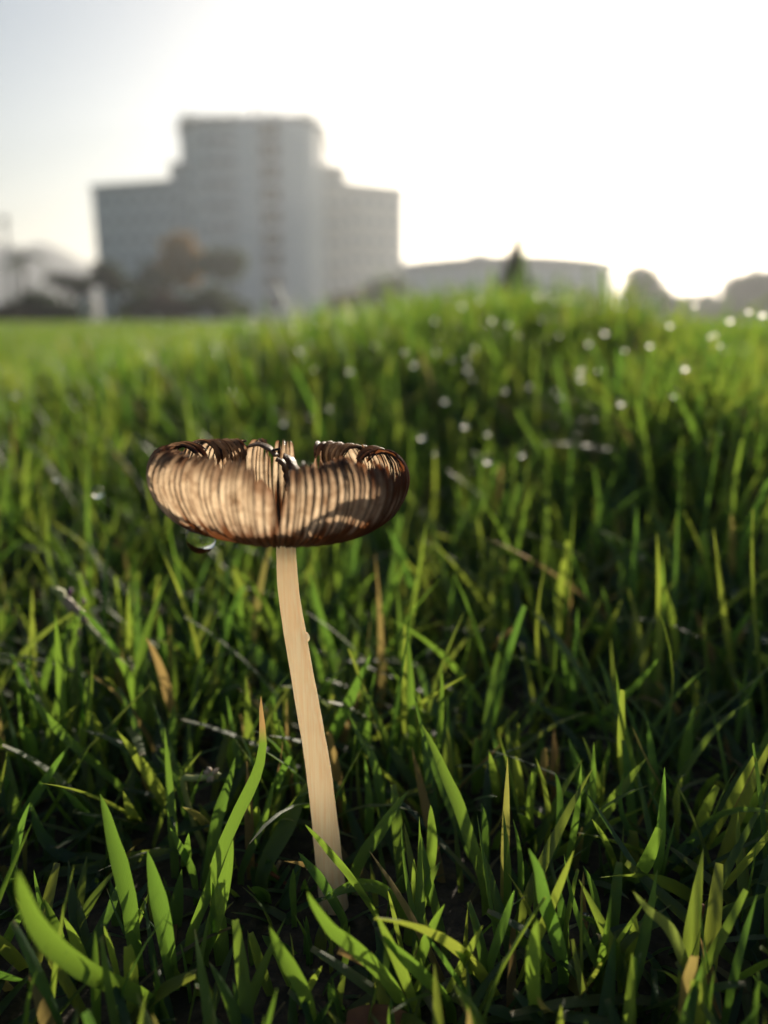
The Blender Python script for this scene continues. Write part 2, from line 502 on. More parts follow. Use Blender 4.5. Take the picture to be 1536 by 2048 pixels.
# ------------------------------------------------------------------ traced foreground blades
# pixel path tip -> root, width px, lean of the tip towards (-) or away from (+) the phone in metres, dryness, label
G = 'grass blades rising from the near turf'
UP = 'slender pointed green grass blade rising from the shaded near turf'
TR = [
 ([(37,1742),(45,1775),(65,1830),(100,1880),(140,1915),(190,1950),(270,1985),(352,2030)],36,-.016,0,'broad bright yellow-green blade curving up and glowing in the sun, low in the turf'),
 ([(200,1588),(213,1630),(225,1680),(238,1725),(250,1775),(258,1810),(265,1870),(275,1930)],28,.0,0,'tall pale-tipped upright blade crossing behind it a dewy lying blade'),
 ([(64,1610),(72,1645),(90,1680),(115,1705),(150,1720),(190,1724)],20,.0,0,'short green blade bent like a hook with dew in its bend'),
 ([(137,1492),(110,1530),(85,1570),(62,1605),(35,1650),(15,1690)],18,.0,0,None),
 ([(60,1605),(45,1650),(32,1710),(22,1800)],16,.0,0,None),
 ([(113,1560),(150,1590),(185,1625),(210,1655)],20,.0,0,'short green blade with a tiny dew drop at its tip'),
 ([(367,1693),(330,1702),(290,1710),(245,1720),(190,1735),(130,1742),(75,1752)],22,.002,0,'dewy blade lying almost flat across the turf with a lit tip'),
 ([(295,1702),(305,1745),(315,1790),(325,1840),(335,1900),(345,1960)],28,.0,0,None),
 ([(470,1515),(457,1560),(440,1610),(428,1660),(420,1715),(410,1770)],24,.004,0,None),
 ([(466,1680),(458,1730),(447,1780),(435,1830),(420,1880),(405,1915)],30,.0,0,None),
 ([(522,1392),(523,1430),(527,1480),(520,1530),(505,1570),(480,1620),(462,1660),(440,1710),(420,1780),(390,1850),(365,1920)],24,.006,0,'long kinked grass blade with a red-brown tip beside the mushroom stem'),
 ([(310,1508),(335,1540),(360,1580),(385,1640),(410,1690)],13,.0,0,None),
 ([(318,1495),(345,1520),(362,1560),(372,1600)],18,.0,0,None),
 ([(340,1655),(360,1690),(385,1740),(393,1785)],16,.0,0,None),
 ([(68,1740),(80,1790),(98,1838),(120,1885)],16,.0,0,None),
 ([(208,1851),(225,1903),(239,1962)],14,-.004,0,None),
 ([(404,1945),(417,1988),(426,2040)],22,-.003,0,None),
 ([(296,1789),(273,1845),(260,1890)],14,.0,0,None),
 ([(597,1705),(617,1731),(640,1760),(672,1812),(692,1850)],18,-.003,0,'short green blade leaning across the foot of the mushroom stem'),
 ([(615,1783),(630,1809),(656,1845),(675,1864),(708,1890),(757,1936),(796,1988),(815,2035)],30,-.006,0,'long dark blade with a glowing yellow-green tip below the mushroom foot'),
 ([(610,1649),(633,1672),(662,1705),(700,1750),(745,1815),(770,1860)],14,-.004,0,'thin dark blade crossing in front of the lower mushroom stem'),
 ([(645,1800),(685,1778),(721,1768),(770,1780),(815,1830)],24,-.004,0,'pale grey-green blade lying at the mushroom foot'),
 ([(818,1581),(789,1623),(760,1669),(727,1714),(701,1770)],26,.0,0,'dull blue-green blade slanting up from the mushroom foot'),
 ([(861,1610),(862,1643),(864,1688),(859,1740),(854,1800)],20,.0,0,None),
 ([(828,1718),(831,1757),(836,1805),(846,1855)],17,.0,0,None),
 ([(843,1448),(868,1500),(893,1560),(915,1610),(935,1670),(960,1740),(977,1810)],26,.006,0,'tall folded grass blade with a dark edge and a lit yellow-green side'),
 ([(844,1470),(852,1530),(862,1600),(872,1670)],20,.006,0,None),
 ([(716,1365),(740,1410),(770,1480),(800,1530),(830,1575),(858,1610)],20,.004,0,None),
 ([(697,1428),(715,1470),(740,1510),(755,1560),(762,1610),(772,1680)],18,.004,0,None),
 ([(712,1360),(716,1400),(713,1450)],13,.002,0,None),
 ([(753,1828),(773,1867),(792,1910),(815,1968),(840,2040)],22,-.004,0,None),
 ([(766,1872),(799,1903),(838,1939),(877,1978),(912,2025)],26,-.004,0,None),
 ([(965,1851),(942,1893),(916,1942),(884,2005)],15,-.003,0,None),
 ([(962,1604),(967,1643),(968,1708),(965,1770)],17,.002,0,None),
 ([(539,1854),(558,1897),(584,1942),(610,1991),(625,2045)],26,-.004,0,None),
 ([(586,1737),(584,1773),(588,1835)],14,.0,0,None),
 ([(644,1932),(623,1965),(600,2010)],14,-.003,0,None),
 ([(550,1556),(535,1620),(516,1669),(496,1714),(478,1760)],17,.002,0,None),
 ([(615,1561),(594,1610),(568,1662),(539,1714),(520,1765)],34,.006,0,'wide dull blue-green blade leaning behind the lower mushroom stem'),
 ([(1042,1602),(1091,1637),(1121,1660),(1150,1682)],16,.0,0,None),
 ([(1110,1544),(1117,1577),(1119,1630),(1110,1690),(1087,1727),(1065,1760)],17,.002,0,None),
 ([(1137,1478),(1155,1536),(1164,1592),(1172,1650)],22,.002,0,None),
 ([(1220,1482),(1211,1521),(1200,1565),(1192,1610)],16,.002,0,None),
 ([(1249,1540),(1239,1570),(1237,1607),(1245,1641),(1271,1686),(1300,1735)],17,.0,0,'green blade curved like a sickle in the shaded turf'),
 ([(1245,1395),(1262,1440),(1285,1510),(1300,1560),(1312,1600)],14,.002,0,None),
 ([(1447,1626),(1406,1664),(1365,1705),(1316,1752)],20,.0,0,None),
 ([(1532,1620),(1485,1645),(1440,1675),(1400,1705)],16,.0,0,None),
 ([(1365,1549),(1352,1589),(1352,1637),(1350,1695)],15,.0,0,None),
 ([(1057,1697),(1076,1742),(1087,1799),(1106,1855),(1121,1911),(1128,1970)],28,-.004,0,'tall blade with a glowing yellow-green patch below its tip'),
 ([(1166,1731),(1181,1772),(1192,1817),(1197,1885)],18,.0,0,None),
 ([(1266,1782),(1294,1817),(1331,1847),(1354,1885),(1372,1937),(1404,2015)],20,-.003,.25,'kinked olive grass blade with a yellowish lower half'),
 ([(1029,1780),(1012,1836),(990,1900),(972,1960)],16,-.002,0,None),
 ([(969,1825),(1009,1855),(1061,1896),(1105,1925)],18,-.002,0,None),
 ([(1076,1840),(1071,1892),(1069,1967),(1076,2045)],26,-.006,0,None),
 ([(1269,1911),(1264,1952),(1260,2015)],19,-.004,0,None),
 ([(1164,1654),(1159,1690),(1152,1728)],12,.0,.55,'tiny orange-tipped withered blade among green ones'),
 ([(1416,1697),(1384,1727),(1362,1755)],16,.0,0,None),
 ([(1324,1776),(1286,1767),(1249,1772)],14,.0,0,None),
 ([(1159,1829),(1200,1847),(1235,1880)],16,.0,0,None),
 ([(1536,1786),(1485,1806),(1436,1829),(1370,1860)],22,-.003,.1,None),
 ([(1367,1226),(1354,1271),(1341,1320),(1330,1375)],15,.006,0,None),
 ([(1391,1219),(1410,1271),(1425,1316),(1450,1385)],13,.004,.9,'thin straw-yellow withered blade standing in the dark turf'),
 ([(1464,1380),(1410,1406),(1365,1440),(1310,1480)],24,.002,0,None),
 ([(1536,1332),(1500,1380),(1481,1425),(1472,1474),(1468,1530)],16,.0,0,None),
 ([(1350,1316),(1410,1324),(1485,1331),(1560,1348)],18,.0,0,None),
 ([(1050,1412),(1072,1413),(1140,1427),(1192,1442),(1230,1457),(1268,1485)],18,.002,0,'grey-green dewy blade arching low over the dark turf'),
 ([(1037,1202),(1009,1234),(975,1270)],14,.006,0,None),
 ([(803,1305),(810,1365),(815,1440)],26,.006,0,None),
 ([(933,1375),(893,1410),(855,1450)],20,.004,0,None),
 ([(1000,1375),(995,1420),(985,1480)],14,.004,0,None),
 ([(51,1373),(73,1403),(99,1437),(130,1468),(146,1484),(230,1560),(300,1620)],20,.004,0,'bright blade forming a cross with other blades'),
 ([(44,1307),(60,1330),(78,1372),(104,1422),(140,1475)],20,.004,0,None),
 ([(219,1322),(214,1351),(206,1390),(193,1418),(165,1458)],13,.003,0,None),
 ([(298,1345),(303,1390),(303,1441),(302,1500)],22,.004,0,None),
 ([(195,1290),(221,1306),(242,1335),(258,1370),(268,1420)],11,.002,0,None),
 ([(122,1282),(138,1300),(154,1332),(165,1365)],14,.004,0,None),
 ([(40,1210),(29,1246),(16,1296),(8,1345)],16,.006,0,None),
 ([(430,1170),(418,1215),(400,1260),(380,1300),(360,1360)],15,.006,0,None),
 ([(120,1165),(90,1148),(50,1142),(0,1142),(-40,1160)],14,.006,.15,'pale arching blade with a dew drop at its tip'),
 ([(313,1147),(339,1172),(365,1200),(388,1240)],17,.006,0,None),
 ([(458,1238),(495,1290),(540,1340),(585,1385),(615,1420)],30,.004,0,'wide dark green blade leaning behind the middle of the mushroom stem'),
 ([(508,1190),(500,1250),(487,1310)],15,.008,0,None),
 ([(-10,1335),(30,1365),(60,1390),(95,1430)],18,.002,.1,None),
 ([(1278,945),(1240,1000),(1200,1060),(1160,1110),(1130,1150)],24,.012,0,'long blade leaning sideways with its tip lit bright green'),
 ([(1172,900),(1140,940),(1110,980),(1060,1035)],20,.012,0,None),
 ([(1185,945),(1150,990),(1130,1030),(1100,1075)],20,.012,0,None),
 ([(1060,960),(1045,1010),(1035,1060)],16,.01,0,None),
 ([(760,790),(790,840),(815,880),(850,930),(880,960)],20,.015,0,None),
 ([(950,1000),(955,1060),(962,1120)],17,.01,0,None),
 ([(700,1020),(690,1080),(675,1150)],18,.01,0,None),
 ([(150,1095),(150,1150),(155,1210)],24,.008,0,None),
 ([(185,1095),(187,1150),(180,1200)],22,.008,0,None),
 ([(298,900),(288,970),(280,1030)],22,.012,0,None),
 ([(330,1035),(310,1095),(300,1150)],17,.01,0,None),
 ([(210,1040),(225,1110),(236,1170)],20,.01,0,None),
]
NSEG = 14
n_obj = 0
def traced_blade(pts, wpx, dy, dry, label):
    global n_obj
    pts = [np.array(p, float) for p in pts][::-1]
    root = hit_turf(pts[0][0], pts[0][1], .002, 2.0)
    if root is None:
        return
    pp = catmull(pts, NSEG + 1)
    W = []
    for i, p in enumerate(pp):
        t = i / NSEG
        W.append(at_y(p[0], p[1], root.y + dy * t))
    P = np.array([tuple(v) for v in W])
    below = P[0] - np.array([0, 0, .006]); P[0] = below
    depth = root.y * cp + (CAM_H - root.z) * sp_
    w0 = wpx / F * depth / 2
    T = np.gradient(P, axis=0); T /= np.linalg.norm(T, axis=1, keepdims=True)
    s = np.linspace(0, 1, NSEG + 1)
    roll = random.uniform(-.6, .6)
    view = np.array([0, -cp, sp_ + .3])
    S = np.cross(T, view); S /= np.linalg.norm(S, axis=1, keepdims=True) + 1e-9
    Nn = np.cross(S, T)
    ang = roll + s * random.uniform(-.5, .5)
    S2 = S * np.cos(ang)[:, None] + Nn * np.sin(ang)[:, None]
    N2 = np.cross(S2, T)
    prof = np.minimum(1, .75 + .7 * s) * np.clip((1 - s) / .42, 0, 1) ** .66
    prof[-1] = .03
    w = w0 * prof / max(.75, math.cos(roll))
    A = P + S2 * w[:, None] + N2 * (w * .4)[:, None]
    C = P - S2 * w[:, None] + N2 * (w * .4)[:, None]
    V = np.stack([A, P, C], 1)
    o3 = P[0].copy(); o3[2] = root.z
    V = V.reshape(-1, 3) - o3
    Q = []
    for j in range(NSEG):
        Q += [(3 * j, 3 * j + 1, 3 * j + 4, 3 * j + 3), (3 * j + 1, 3 * j + 2, 3 * j + 5, 3 * j + 4)]
    at = np.zeros((NSEG + 1, 3, 4)); at[..., 0] = random.random() * .8; at[..., 1] = s[:, None]; at[..., 2] = dry; at[..., 3] = np.array([0, .5, 1])[None, :]
    if label and 'red-brown tip' in label:
        at[-3:, :, 2] = 1
    o = link('grass_blade', quads_mesh('grass_blade', V, np.array(Q), at.reshape(-1, 4)), M_BLADE)
    o.location = o3
    if not label:
        px0, px1 = pts[0], pts[-1]
        mid = pp[NSEG // 2]; chord = (px0 + px1) / 2
        dev = np.linalg.norm(mid - chord) / (np.linalg.norm(px1 - px0) + 1)
        ang = abs(px1[0] - px0[0]) / (abs(px1[1] - px0[1]) + 1)
        shape = 'curved' if dev > .085 else 'nearly flat-lying' if ang > 1.5 else 'slanting' if ang > .5 else 'upright'
        size = 'broad' if wpx > 19 else 'slim' if wpx > 15 else 'very thin'
        ddx, ddy = o3[0] - STEM[-1].x, o3[1] - STEM_Y
        place = 'close by the mushroom foot' if math.hypot(ddx, ddy) < .025 else 'in the turf between the mushroom and the mound' if ddy > .04 and ddx > .01 else 'in the open turf beyond the mushroom' if ddy > .03 else 'in the shaded turf under the mound' if ddx > .02 else 'in the near turf by the pale seed head'
        label = f'{size} {shape} green blade {place}'
        tag(o, label, 'grass blade', label.replace(' blade ', ' blades '))
    else:
        tag(o, label, 'grass blade', G)
    n_obj += 1
    return P
TRACED = [traced_blade(*t) for t in TR]

# ------------------------------------------------------------------ turf, near zone: 300 blades as things, the rest as stuff
# sparse grass around the flower heads and the longest single blades
FEAT = []
for px_, root_ in (((150, 1220), (325, 1470)), ((130, 1195), (325, 1470)), ((180, 1255), (325, 1470)), ((424, 1549), (405, 1690))):
    v_ = at_y(*px_, hit_turf(*root_, .002).y); FEAT.append(tuple(v_))
for t_, P_ in zip(TR, TRACED):
    if P_ is not None and (t_[4] or len(t_[0]) > 5):
        for k_ in (6, 9, 12):
            FEAT.append(tuple(P_[k_]))
def clear_mask(x, y, L):
    sx, sy = STEM[-1].x, STEM_Y
    line = x - sx * y / sy
    m = (y < sy + .003) & (np.abs(line + .000) < .0085)
    L = np.where(m, np.minimum(L, .0105), L)
    # the slanting stem above: keep low in the corridor that the upper stem spans
    tx = STEM[2].x
    m2 = (y < sy) & (x > tx * y / sy - .006) & (x < sx * y / sy + .006)
    L = np.where(m2, np.minimum(L, .016), L)
    L = np.where(y < .068, np.minimum(L, .018), L)
    L = np.where((y >= .068) & (y < .1), np.minimum(L, .028), L)
    cx, cyy = CAP_O.x, CAP_O.y
    for xf, yf, zf in FEAT:
        near = (y < yf - .001) & (np.abs(x - xf * y / yf) < .0042)
        lim = np.maximum(CAM_H + (zf - .002 - CAM_H) * (y / yf), .005)
        L = np.where(near, np.minimum(L, lim), L)
    m3 = ((x - cx) ** 2 + (y - cyy) ** 2) < .032 ** 2
    L = np.where(m3, np.minimum(L, .040), L)
    return L

xa, ya = scatter(.045, .36, 66000, .11)
nt_ = max(1, len(xa) // 5)
home = rng.integers(0, nt_, len(xa))
tuft = rng.uniform(0, 1, len(xa)) < .75
xa = np.where(tuft, xa[home] + rng.normal(0, .0013, len(xa)), xa)
ya = np.where(tuft, np.clip(ya[home] + rng.normal(0, .0013, len(xa)), .045, .37), ya)
La, Wa, aza, tha, ba, twa, fa, ra, da = params(xa, ya, .0275, .008, .00138, .0004, .70)
lie = rng.uniform(0, 1, len(xa)) < .16
tha[lie] += rng.uniform(.3, .9, lie.sum()); ba[lie] += .3
La = La * (.72 + .46 * sstep(.085, .16, ya))
La = clear_mask(xa, ya, La)
za = terrain(xa, ya) - .002
Va, Qa, Aa, tips_a = ribbons(xa, ya, za, La, Wa, aza, tha, ba, twa, fa, ra, da, 9)
# choose the ones that show largest
dep = ya * cp + CAM_H * sp_
tx_ = CX + F * tips_a[:, 0] / np.maximum(tips_a[:, 1] * cp + (CAM_H - tips_a[:, 2]) * sp_, .02)
ty_ = CY - F * ((tips_a[:, 2] - CAM_H) * cp + tips_a[:, 1] * sp_) / np.maximum(tips_a[:, 1] * cp + (CAM_H - tips_a[:, 2]) * sp_, .02)
inview = (tx_ > 10) & (tx_ < 1526) & (ty_ > 600) & (ty_ < 2030)
score = np.where(inview, La * Wa / dep ** 2 * (tips_a[:, 2] > .016), 0)
pick = np.argsort(-score)[:max(0, 298 - n_obj)]
pk = np.zeros(len(xa), bool); pk[pick] = True
vp = 10 * 3
VaB = Va.reshape(len(xa), vp, 3); AaB = Aa.reshape(len(xa), vp, 4)
q_one = []
for j in range(9):
    q_one += [(3 * j, 3 * j + 1, 3 * j + 4, 3 * j + 3), (3 * j + 1, 3 * j + 2, 3 * j + 5, 3 * j + 4)]
q_one = np.array(q_one)
def blade_label(i):
    b = abs(ba[i]); t = tha[i]
    shape = 'strongly bowed' if b > .75 else 'gently curved' if b > .32 else 'slanting straight' if t > .4 else 'upright straight'
    size = 'broad' if Wa[i] > .0017 else 'narrow'
    dx, dyy = xa[i] - STEM[-1].x, ya[i] - STEM_Y
    place = 'close beside the mushroom foot' if math.hypot(dx, dyy) < .022 else 'in the turf past the mushroom towards the hotel' if dyy > .05 else 'in the low turf around the mushroom'
    return f'{shape} {size} green grass blade {place}'
for i in pick:
    loc = np.array([xa[i], ya[i], za[i] + .002])
    o = link('grass_blade', quads_mesh('grass_blade', VaB[i] - loc, q_one, AaB[i]), M_BLADE)
    o.location = loc
    if da[i] > .3:
        tag(o, 'withered straw-coloured grass blade among the green near turf', 'grass blade', 'withered blades in the near turf')
    else:
        lab = blade_label(i)
        tag(o, lab, 'grass blade', lab.replace('grass blade', 'grass blades'))
rest = np.where(~pk)[0]
Vr = VaB[rest].reshape(-1, 3); Ar = AaB[rest].reshape(-1, 4)
Qr = (np.arange(len(rest)) * vp)[:, None, None] + q_one[None]
allV, allQ, allA, off = [Vr], [Qr.reshape(-1, 4)], [Ar], len(Vr)
# low undergrowth of short lying blades and thatch
xu, yu = scatter(.045, .5, 75000, .11)
Lu, Wu, azu, thu, bu, twu, fu, ru, du = params(xu, yu, .018, .006, .0015, .0004, .85)
Lu = clear_mask(xu, yu, Lu)
du = np.where(rng.uniform(0, 1, len(xu)) < .14, rng.uniform(.5, 1, len(xu)), du)
def add_zone(z):
    global off
    V, Q, A, tips = z
    allV.append(V); allQ.append(Q + off); allA.append(A); off += len(V)
    return tips
add_zone(ribbons(xu, yu, terrain(xu, yu) - .002, Lu, Wu, azu, thu, bu, twu, fu, ru, du, 5))
# middle zones
xb, yb = scatter(.36, 1.3, 30000, .15)
p = params(xb, yb, .033, .010, .0020, .0005, .5)
p[0][rng.uniform(0, 1, len(xb)) < .02] *= 1.5
tips_b = add_zone(ribbons(xb, yb, terrain(xb, yb) - .002, *p[:2], *p[2:], 6))
xc, yc = scatter(1.3, 4.5, 3600, .2)
p = params(xc, yc, .036, .010, .0036, .0008, .36)
add_zone(ribbons(xc, yc, terrain(xc, yc) - .002, *p[:2], *p[2:], 4))
xd, yd = scatter(4.5, 22, 180, .4)
p = params(xd, yd, .042, .010, .010, .002, .4)
add_zone(ribbons(xd, yd, terrain(xd, yd) - .002, *p[:2], *p[2:], 3))
turf = link('grass', quads_mesh('grass', np.concatenate(allV), np.concatenate(allQ), np.concatenate(allA)), M_BLADE)
tag(turf, 'dense green lawn grass reaching to the far trees', 'grass', None, 'stuff')

# ------------------------------------------------------------------ mushroom
mush = empty('mushroom', STEM[-1])
tag(mush, 'ink cap mushroom with upturned ragged brown pleated cap on a slender cream stem', 'mushroom')
def to_local(P, o):
    return [tuple(Vector(p) - o.location) for p in P]
# stem
sp = catmull([tuple(v) for v in STEM[::-1]], 60)
rad = []
for i in range(60):
    t = i / 59
    depth = sp[i][1] * cp + (CAM_H - sp[i][2]) * sp_
    wpx = 57 - 19 * t ** .9
    rad.append(wpx / 2 / F * depth * (1 + .012 * math.sin(t * 41) + .008 * math.sin(t * 97 + 1)))
rad[-1] *= 1.05; rad[-2] *= 1.02
path = [tuple(v) for v in sp]
path = [(path[0][0] + .0012, path[0][1], path[0][2] - .006)] + path
rad = [rad[0] * 1.05] + rad
V, Fc = tube(path, rad, 28)
stem = link('stem', mesh_from('stem', to_local(V, mush), Fc), M_STEM, mush)
# fine down on the stem
hv, hf = [], []
for k in range(1500):
    i = random.randint(3, 58); t = random.random()
    c = np.array(path[i]) * (1 - t) + np.array(path[i + 1]) * t
    a = random.uniform(0, 2 * math.pi)
    nrm = np.array([math.cos(a), math.sin(a), 0])
    b = c + nrm * rad[i] * .98
    tip = b + nrm * random.uniform(.00008, .00022) + np.array([0, 0, random.uniform(-.0001, .0001)])
    tg = np.array([-math.sin(a), math.cos(a), 0]) * .00003
    q = len(hv)
    hv += [b - tg, b + tg, tip]; hf.append((q, q + 1, q + 2))
down = link('down', mesh_from('down', to_local([tuple(v) for v in hv], mush), hf), M_STEM, stem)
down["kind"] = "stuff"

# cap
KS = .00090
PROF = [(1.2, 0.5), (3.8, .4), (7.5, .7), (11.4, 1.6), (14.6, 3.4), (16.3, 5.9), (16.9, 8.2), (16.5, 10.1), (15.4, 11.5), (13.9, 12.1), (12.4, 11.9), (11.3, 11.0), (11.0, 9.8), (11.6, 8.7)]
PC = np.array(catmull([(r, z) for r, z in PROF], 240))
seg = np.linalg.norm(np.diff(PC, axis=0), axis=1); cum = np.concatenate([[0], np.cumsum(seg)])
RIM = cum[int(239 * 9 / 13)]
def prof_at(s):
    d = np.clip(np.asarray(s) * RIM, 0, cum[-1])
    r = np.interp(d, cum, PC[:, 0]); z = np.interp(d, cum, PC[:, 1])
    # straight continuation past the table
    return r, z
KEY = [(-180, .80), (-176, 1.0), (-170, 1.08), (-166, .84), (-163, .82), (-158, 1.10), (-153, 1.12), (-150, .88), (-147, .86), (-142, 1.10), (-134, 1.26), (-124, 1.28), (-118, 1.16), (-114, .88), (-110, .88),
       (-104, 1.10), (-94, 1.14), (-86, .96), (-74, .99), (-68, .93), (-62, .98), (-50, .99), (-42, .95), (-36, .99), (-28, .97), (-22, .93), (-16, .96), (-6, .91), (-1.0, .87), (1.4, .74), (3.2, .58), (4.4, .74), (7, .90), (14, .95), (19, .90), (24, .97), (33, .98), (38, .90), (44, .93),
       (54, .86), (66, .84), (76, .86), (82, .94), (88, 1.10), (98, 1.16), (102, .90), (107, .86), (112, 1.10), (122, 1.18), (127, .98), (130, .94), (134, 1.20), (145, 1.28), (158, 1.30), (166, 1.20), (169, .92), (174, .80), (180, .80)]
KA = np.array([k[0] for k in KEY]); KB = np.array([k[1] for k in KEY])
rl = random.Random(21)
RAG = []
a_ = 84.0
while a_ < 276:
    w_ = rl.uniform(2.2, 7.5)
    h_ = rl.choice([-.06, -.02, .0, .03, .05])
    RAG += [(a_, -.17 if rl.random() < .6 else -.05), (a_ + w_ * .22, h_), (a_ + w_ * .78, h_ + rl.uniform(-.05, .05))]
    a_ += w_
RA = np.array([r[0] for r in RAG]); RB = np.array([r[1] for r in RAG])
def smax(deg):
    deg = (np.asarray(deg) + 180) % 360 - 180
    rag = np.interp(deg % 360, RA, RB, left=0, right=0)
    return np.interp(deg, KA, KB) + rag + .016 * np.sin(np.radians(deg * 23)) + .014 * np.sin(np.radians(deg * 57 + 40)) + .016 * np.sin(np.radians(deg * 131 + 10))
NP = 136                                       # pleats
def cap_point(deg, s, lift=0.0):
    """deg 0 faces the phone, positive to the right; lift in mm outward of the skin"""
    deg = deg + .9 * math.sin(math.radians(deg * 17)) + .6 * math.sin(math.radians(deg * 41 + 70)) * s
    ph = math.radians(deg)
    # gills swirl a little sideways as they climb
    sw = math.radians(7) * math.sin(math.radians(deg * 1.0 + 40)) * (s - .2)
    ph2 = ph + sw
    r, z = prof_at(s); r2, z2 = prof_at(min(s + .01, 1.2)); r1, z1 = prof_at(max(s - .01, 0))
    tr, tz = r2 - r1, z2 - z1
    l = math.hypot(tr, tz) + 1e-9
    nr, nz = tz / l, -tr / l
    # uneven, slumped bowl
    wob = 1 + .022 * math.sin(ph * 3 + .6) + .014 * math.sin(ph * 7 + 2)
    sag = .35 * math.sin(ph * 2 + 1) * (s ** 2)
    tilt = -.30 * math.sin(ph) * (r / 16) + .3 * math.sin(ph) * max(0, s - .6) + 1.25 * math.cos(ph) * (r / 16) + .6 * max(0, -math.sin(ph)) * (r / 16)
    lobe = (1.3 * math.sin(ph * 9 + 1.7) + .8 * math.sin(ph * 21)) * max(0, s - .7)
    R = r * wob + nr * lift + lobe * .8
    Z = z + nz * lift + sag * .5 + tilt
    return Vector((R * math.sin(ph2), -R * math.cos(ph2), Z)) * KS
NPH, NS = NP * 6, 34
capV, capA = [], []
for i in range(NPH):
    deg = -180 + 360 * i / NPH
    sm = float(smax(deg))
    pl = math.cos(2 * math.pi * NP * i / NPH)
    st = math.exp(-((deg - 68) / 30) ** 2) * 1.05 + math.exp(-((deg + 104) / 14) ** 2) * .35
    prd = abs(math.sin((i // 6) * 12.9898) * 43758.5453 % 1) * .38
    for j in range(NS):
        t = j / (NS - 1)
        s = t * sm
        amp = .17 * min(1, s * 3) * (1 + .5 * math.sin(i * .37))
        v = cap_point(deg, s, amp * pl)
        capV.append(v)
        edge = max(0, (t - .84) / .16) ** 1.3
        jag = .5 + .5 * math.sin((i // 6) * 2.7) * math.sin((i // 6) * 1.13)
        low = float(1 - sstep(.48 + .10 * jag, .59 + .12 * jag, s))  # darkens the lower bowl, its upper edge ragged from pleat to pleat
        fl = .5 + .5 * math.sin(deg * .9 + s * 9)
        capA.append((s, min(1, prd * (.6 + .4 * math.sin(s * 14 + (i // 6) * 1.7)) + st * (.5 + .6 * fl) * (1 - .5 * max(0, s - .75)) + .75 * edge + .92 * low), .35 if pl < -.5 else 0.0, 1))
capF = []
for i in range(NPH):
    i2 = (i + 1) % NPH
    for j in range(NS - 1):
        capF.append((i * NS + j, i2 * NS + j, i2 * NS + j + 1, i * NS + j + 1))
cap_off = CAP_O - mush.location
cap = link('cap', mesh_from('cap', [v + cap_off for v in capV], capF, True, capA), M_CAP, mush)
cap["label"] = 'brown translucent pleated cap turned up into a ragged bowl'
# gills: one dark ridge in each pleat groove
for g in range(NP):
    deg = -180 + 360 * (g + .5) / NP
    sm = float(smax(deg))
    ns = 15
    GV, GF = [], []
    wmm = random.uniform(.025, .085); hmm = random.uniform(.08, .36)
    if random.random() < .2: wmm *= 1.7
    s0 = random.choice([.06, .06, .2])
    jit = random.uniform(-.35, .35)
    for j in range(ns):
        t = j / (ns - 1)
        s = s0 + (sm * random.uniform(.985, 1.015) - s0) * t if j in (0, ns - 1) else s0 + (sm - s0) * t
        dw = math.degrees(wmm * (.75 + .5 * math.sin(j * 1.9 + g)) / max(4.0, float(prof_at(s)[0])))
        dj = jit * math.sin(t * 3) * (1.2)
        amp = -.17 * min(1, s * 3)
        k = (1 - .5 * t)
        GV += [cap_point(deg + dj - dw, s, amp), cap_point(deg + dj, s, amp + hmm * k), cap_point(deg + dj + dw, s, amp), cap_point(deg + dj, s, amp - .09)]
    for j in range(ns - 1):
        for k in range(4):
            k2 = (k + 1) % 4
            GF.append((4 * j + k, 4 * j + k2, 4 * j + 4 + k2, 4 * j + 4 + k))
    GF += [(3, 2, 1, 0), tuple(4 * (ns - 1) + k for k in range(4))]
    link('gill', mesh_from('gill', [v + cap_off for v in GV], GF), M_GILL, cap)
# torn scraps standing in the bowl: curled strips of cap skin
def scrap(pts, w, mat):
    P = np.array(catmull(pts, 14))
    T = np.gradient(P, axis=0); T /= np.linalg.norm(T, axis=1, keepdims=True)
    S = np.cross(T, np.array([.25, 1, .1])); S /= np.linalg.norm(S, axis=1, keepdims=True)
    Y = np.cross(S, T)
    V, Fc = [], []
    for i in range(14):
        ww = w * (1 - .6 * i / 13) * (1 + .25 * math.sin(i * 2.1))
        th = .00012
        for a, b in ((-1, -1), (0, -1.6), (1, -1), (1, 1), (0, .3), (-1, 1)):
            V.append(P[i] + Y[i] * ww * a * 1.0 + S[i] * th * b)
    for i in range(13):
        for k in range(6):
            k2 = (k + 1) % 6
            Fc.append((6 * i + k, 6 * i + k2, 6 * i + 6 + k2, 6 * i + 6 + k))
    Fc += [tuple(range(6))[::-1], tuple(range(78, 84))]
    at = [(1, .25 + .5 * (i % 6 in (0, 2)), .0, 1) for i in range(len(V))]
    o = link('scrap', mesh_from('scrap', [tuple(Vector(v) - mush.location) for v in V], Fc, True, at), mat, cap)
    return o
def bp(px, py, dy):            # a point in or behind the bowl
    v = at_y(px, py, STEM_Y + dy); return (v.x, v.y, v.z)
scrap([bp(468, 945, .010), bp(474, 915, .0105), bp(492, 895, .010), bp(518, 888, .0095), bp(540, 898, .009), bp(552, 912, .0085)], .0012, M_CAP)
scrap([bp(540, 903, .009), bp(552, 899, .009), bp(561, 897, .009)], .0003, M_GILL)
scrap([bp(600, 1010, .006), bp(598, 975, .006), bp(590, 940, .006), bp(578, 918, .007), bp(566, 912, .007)], .0017, M_CAP)
scrap([bp(582, 985, .004), bp(575, 950, .005), bp(566, 926, .005), bp(552, 918, .005)], .0011, M_CAP)

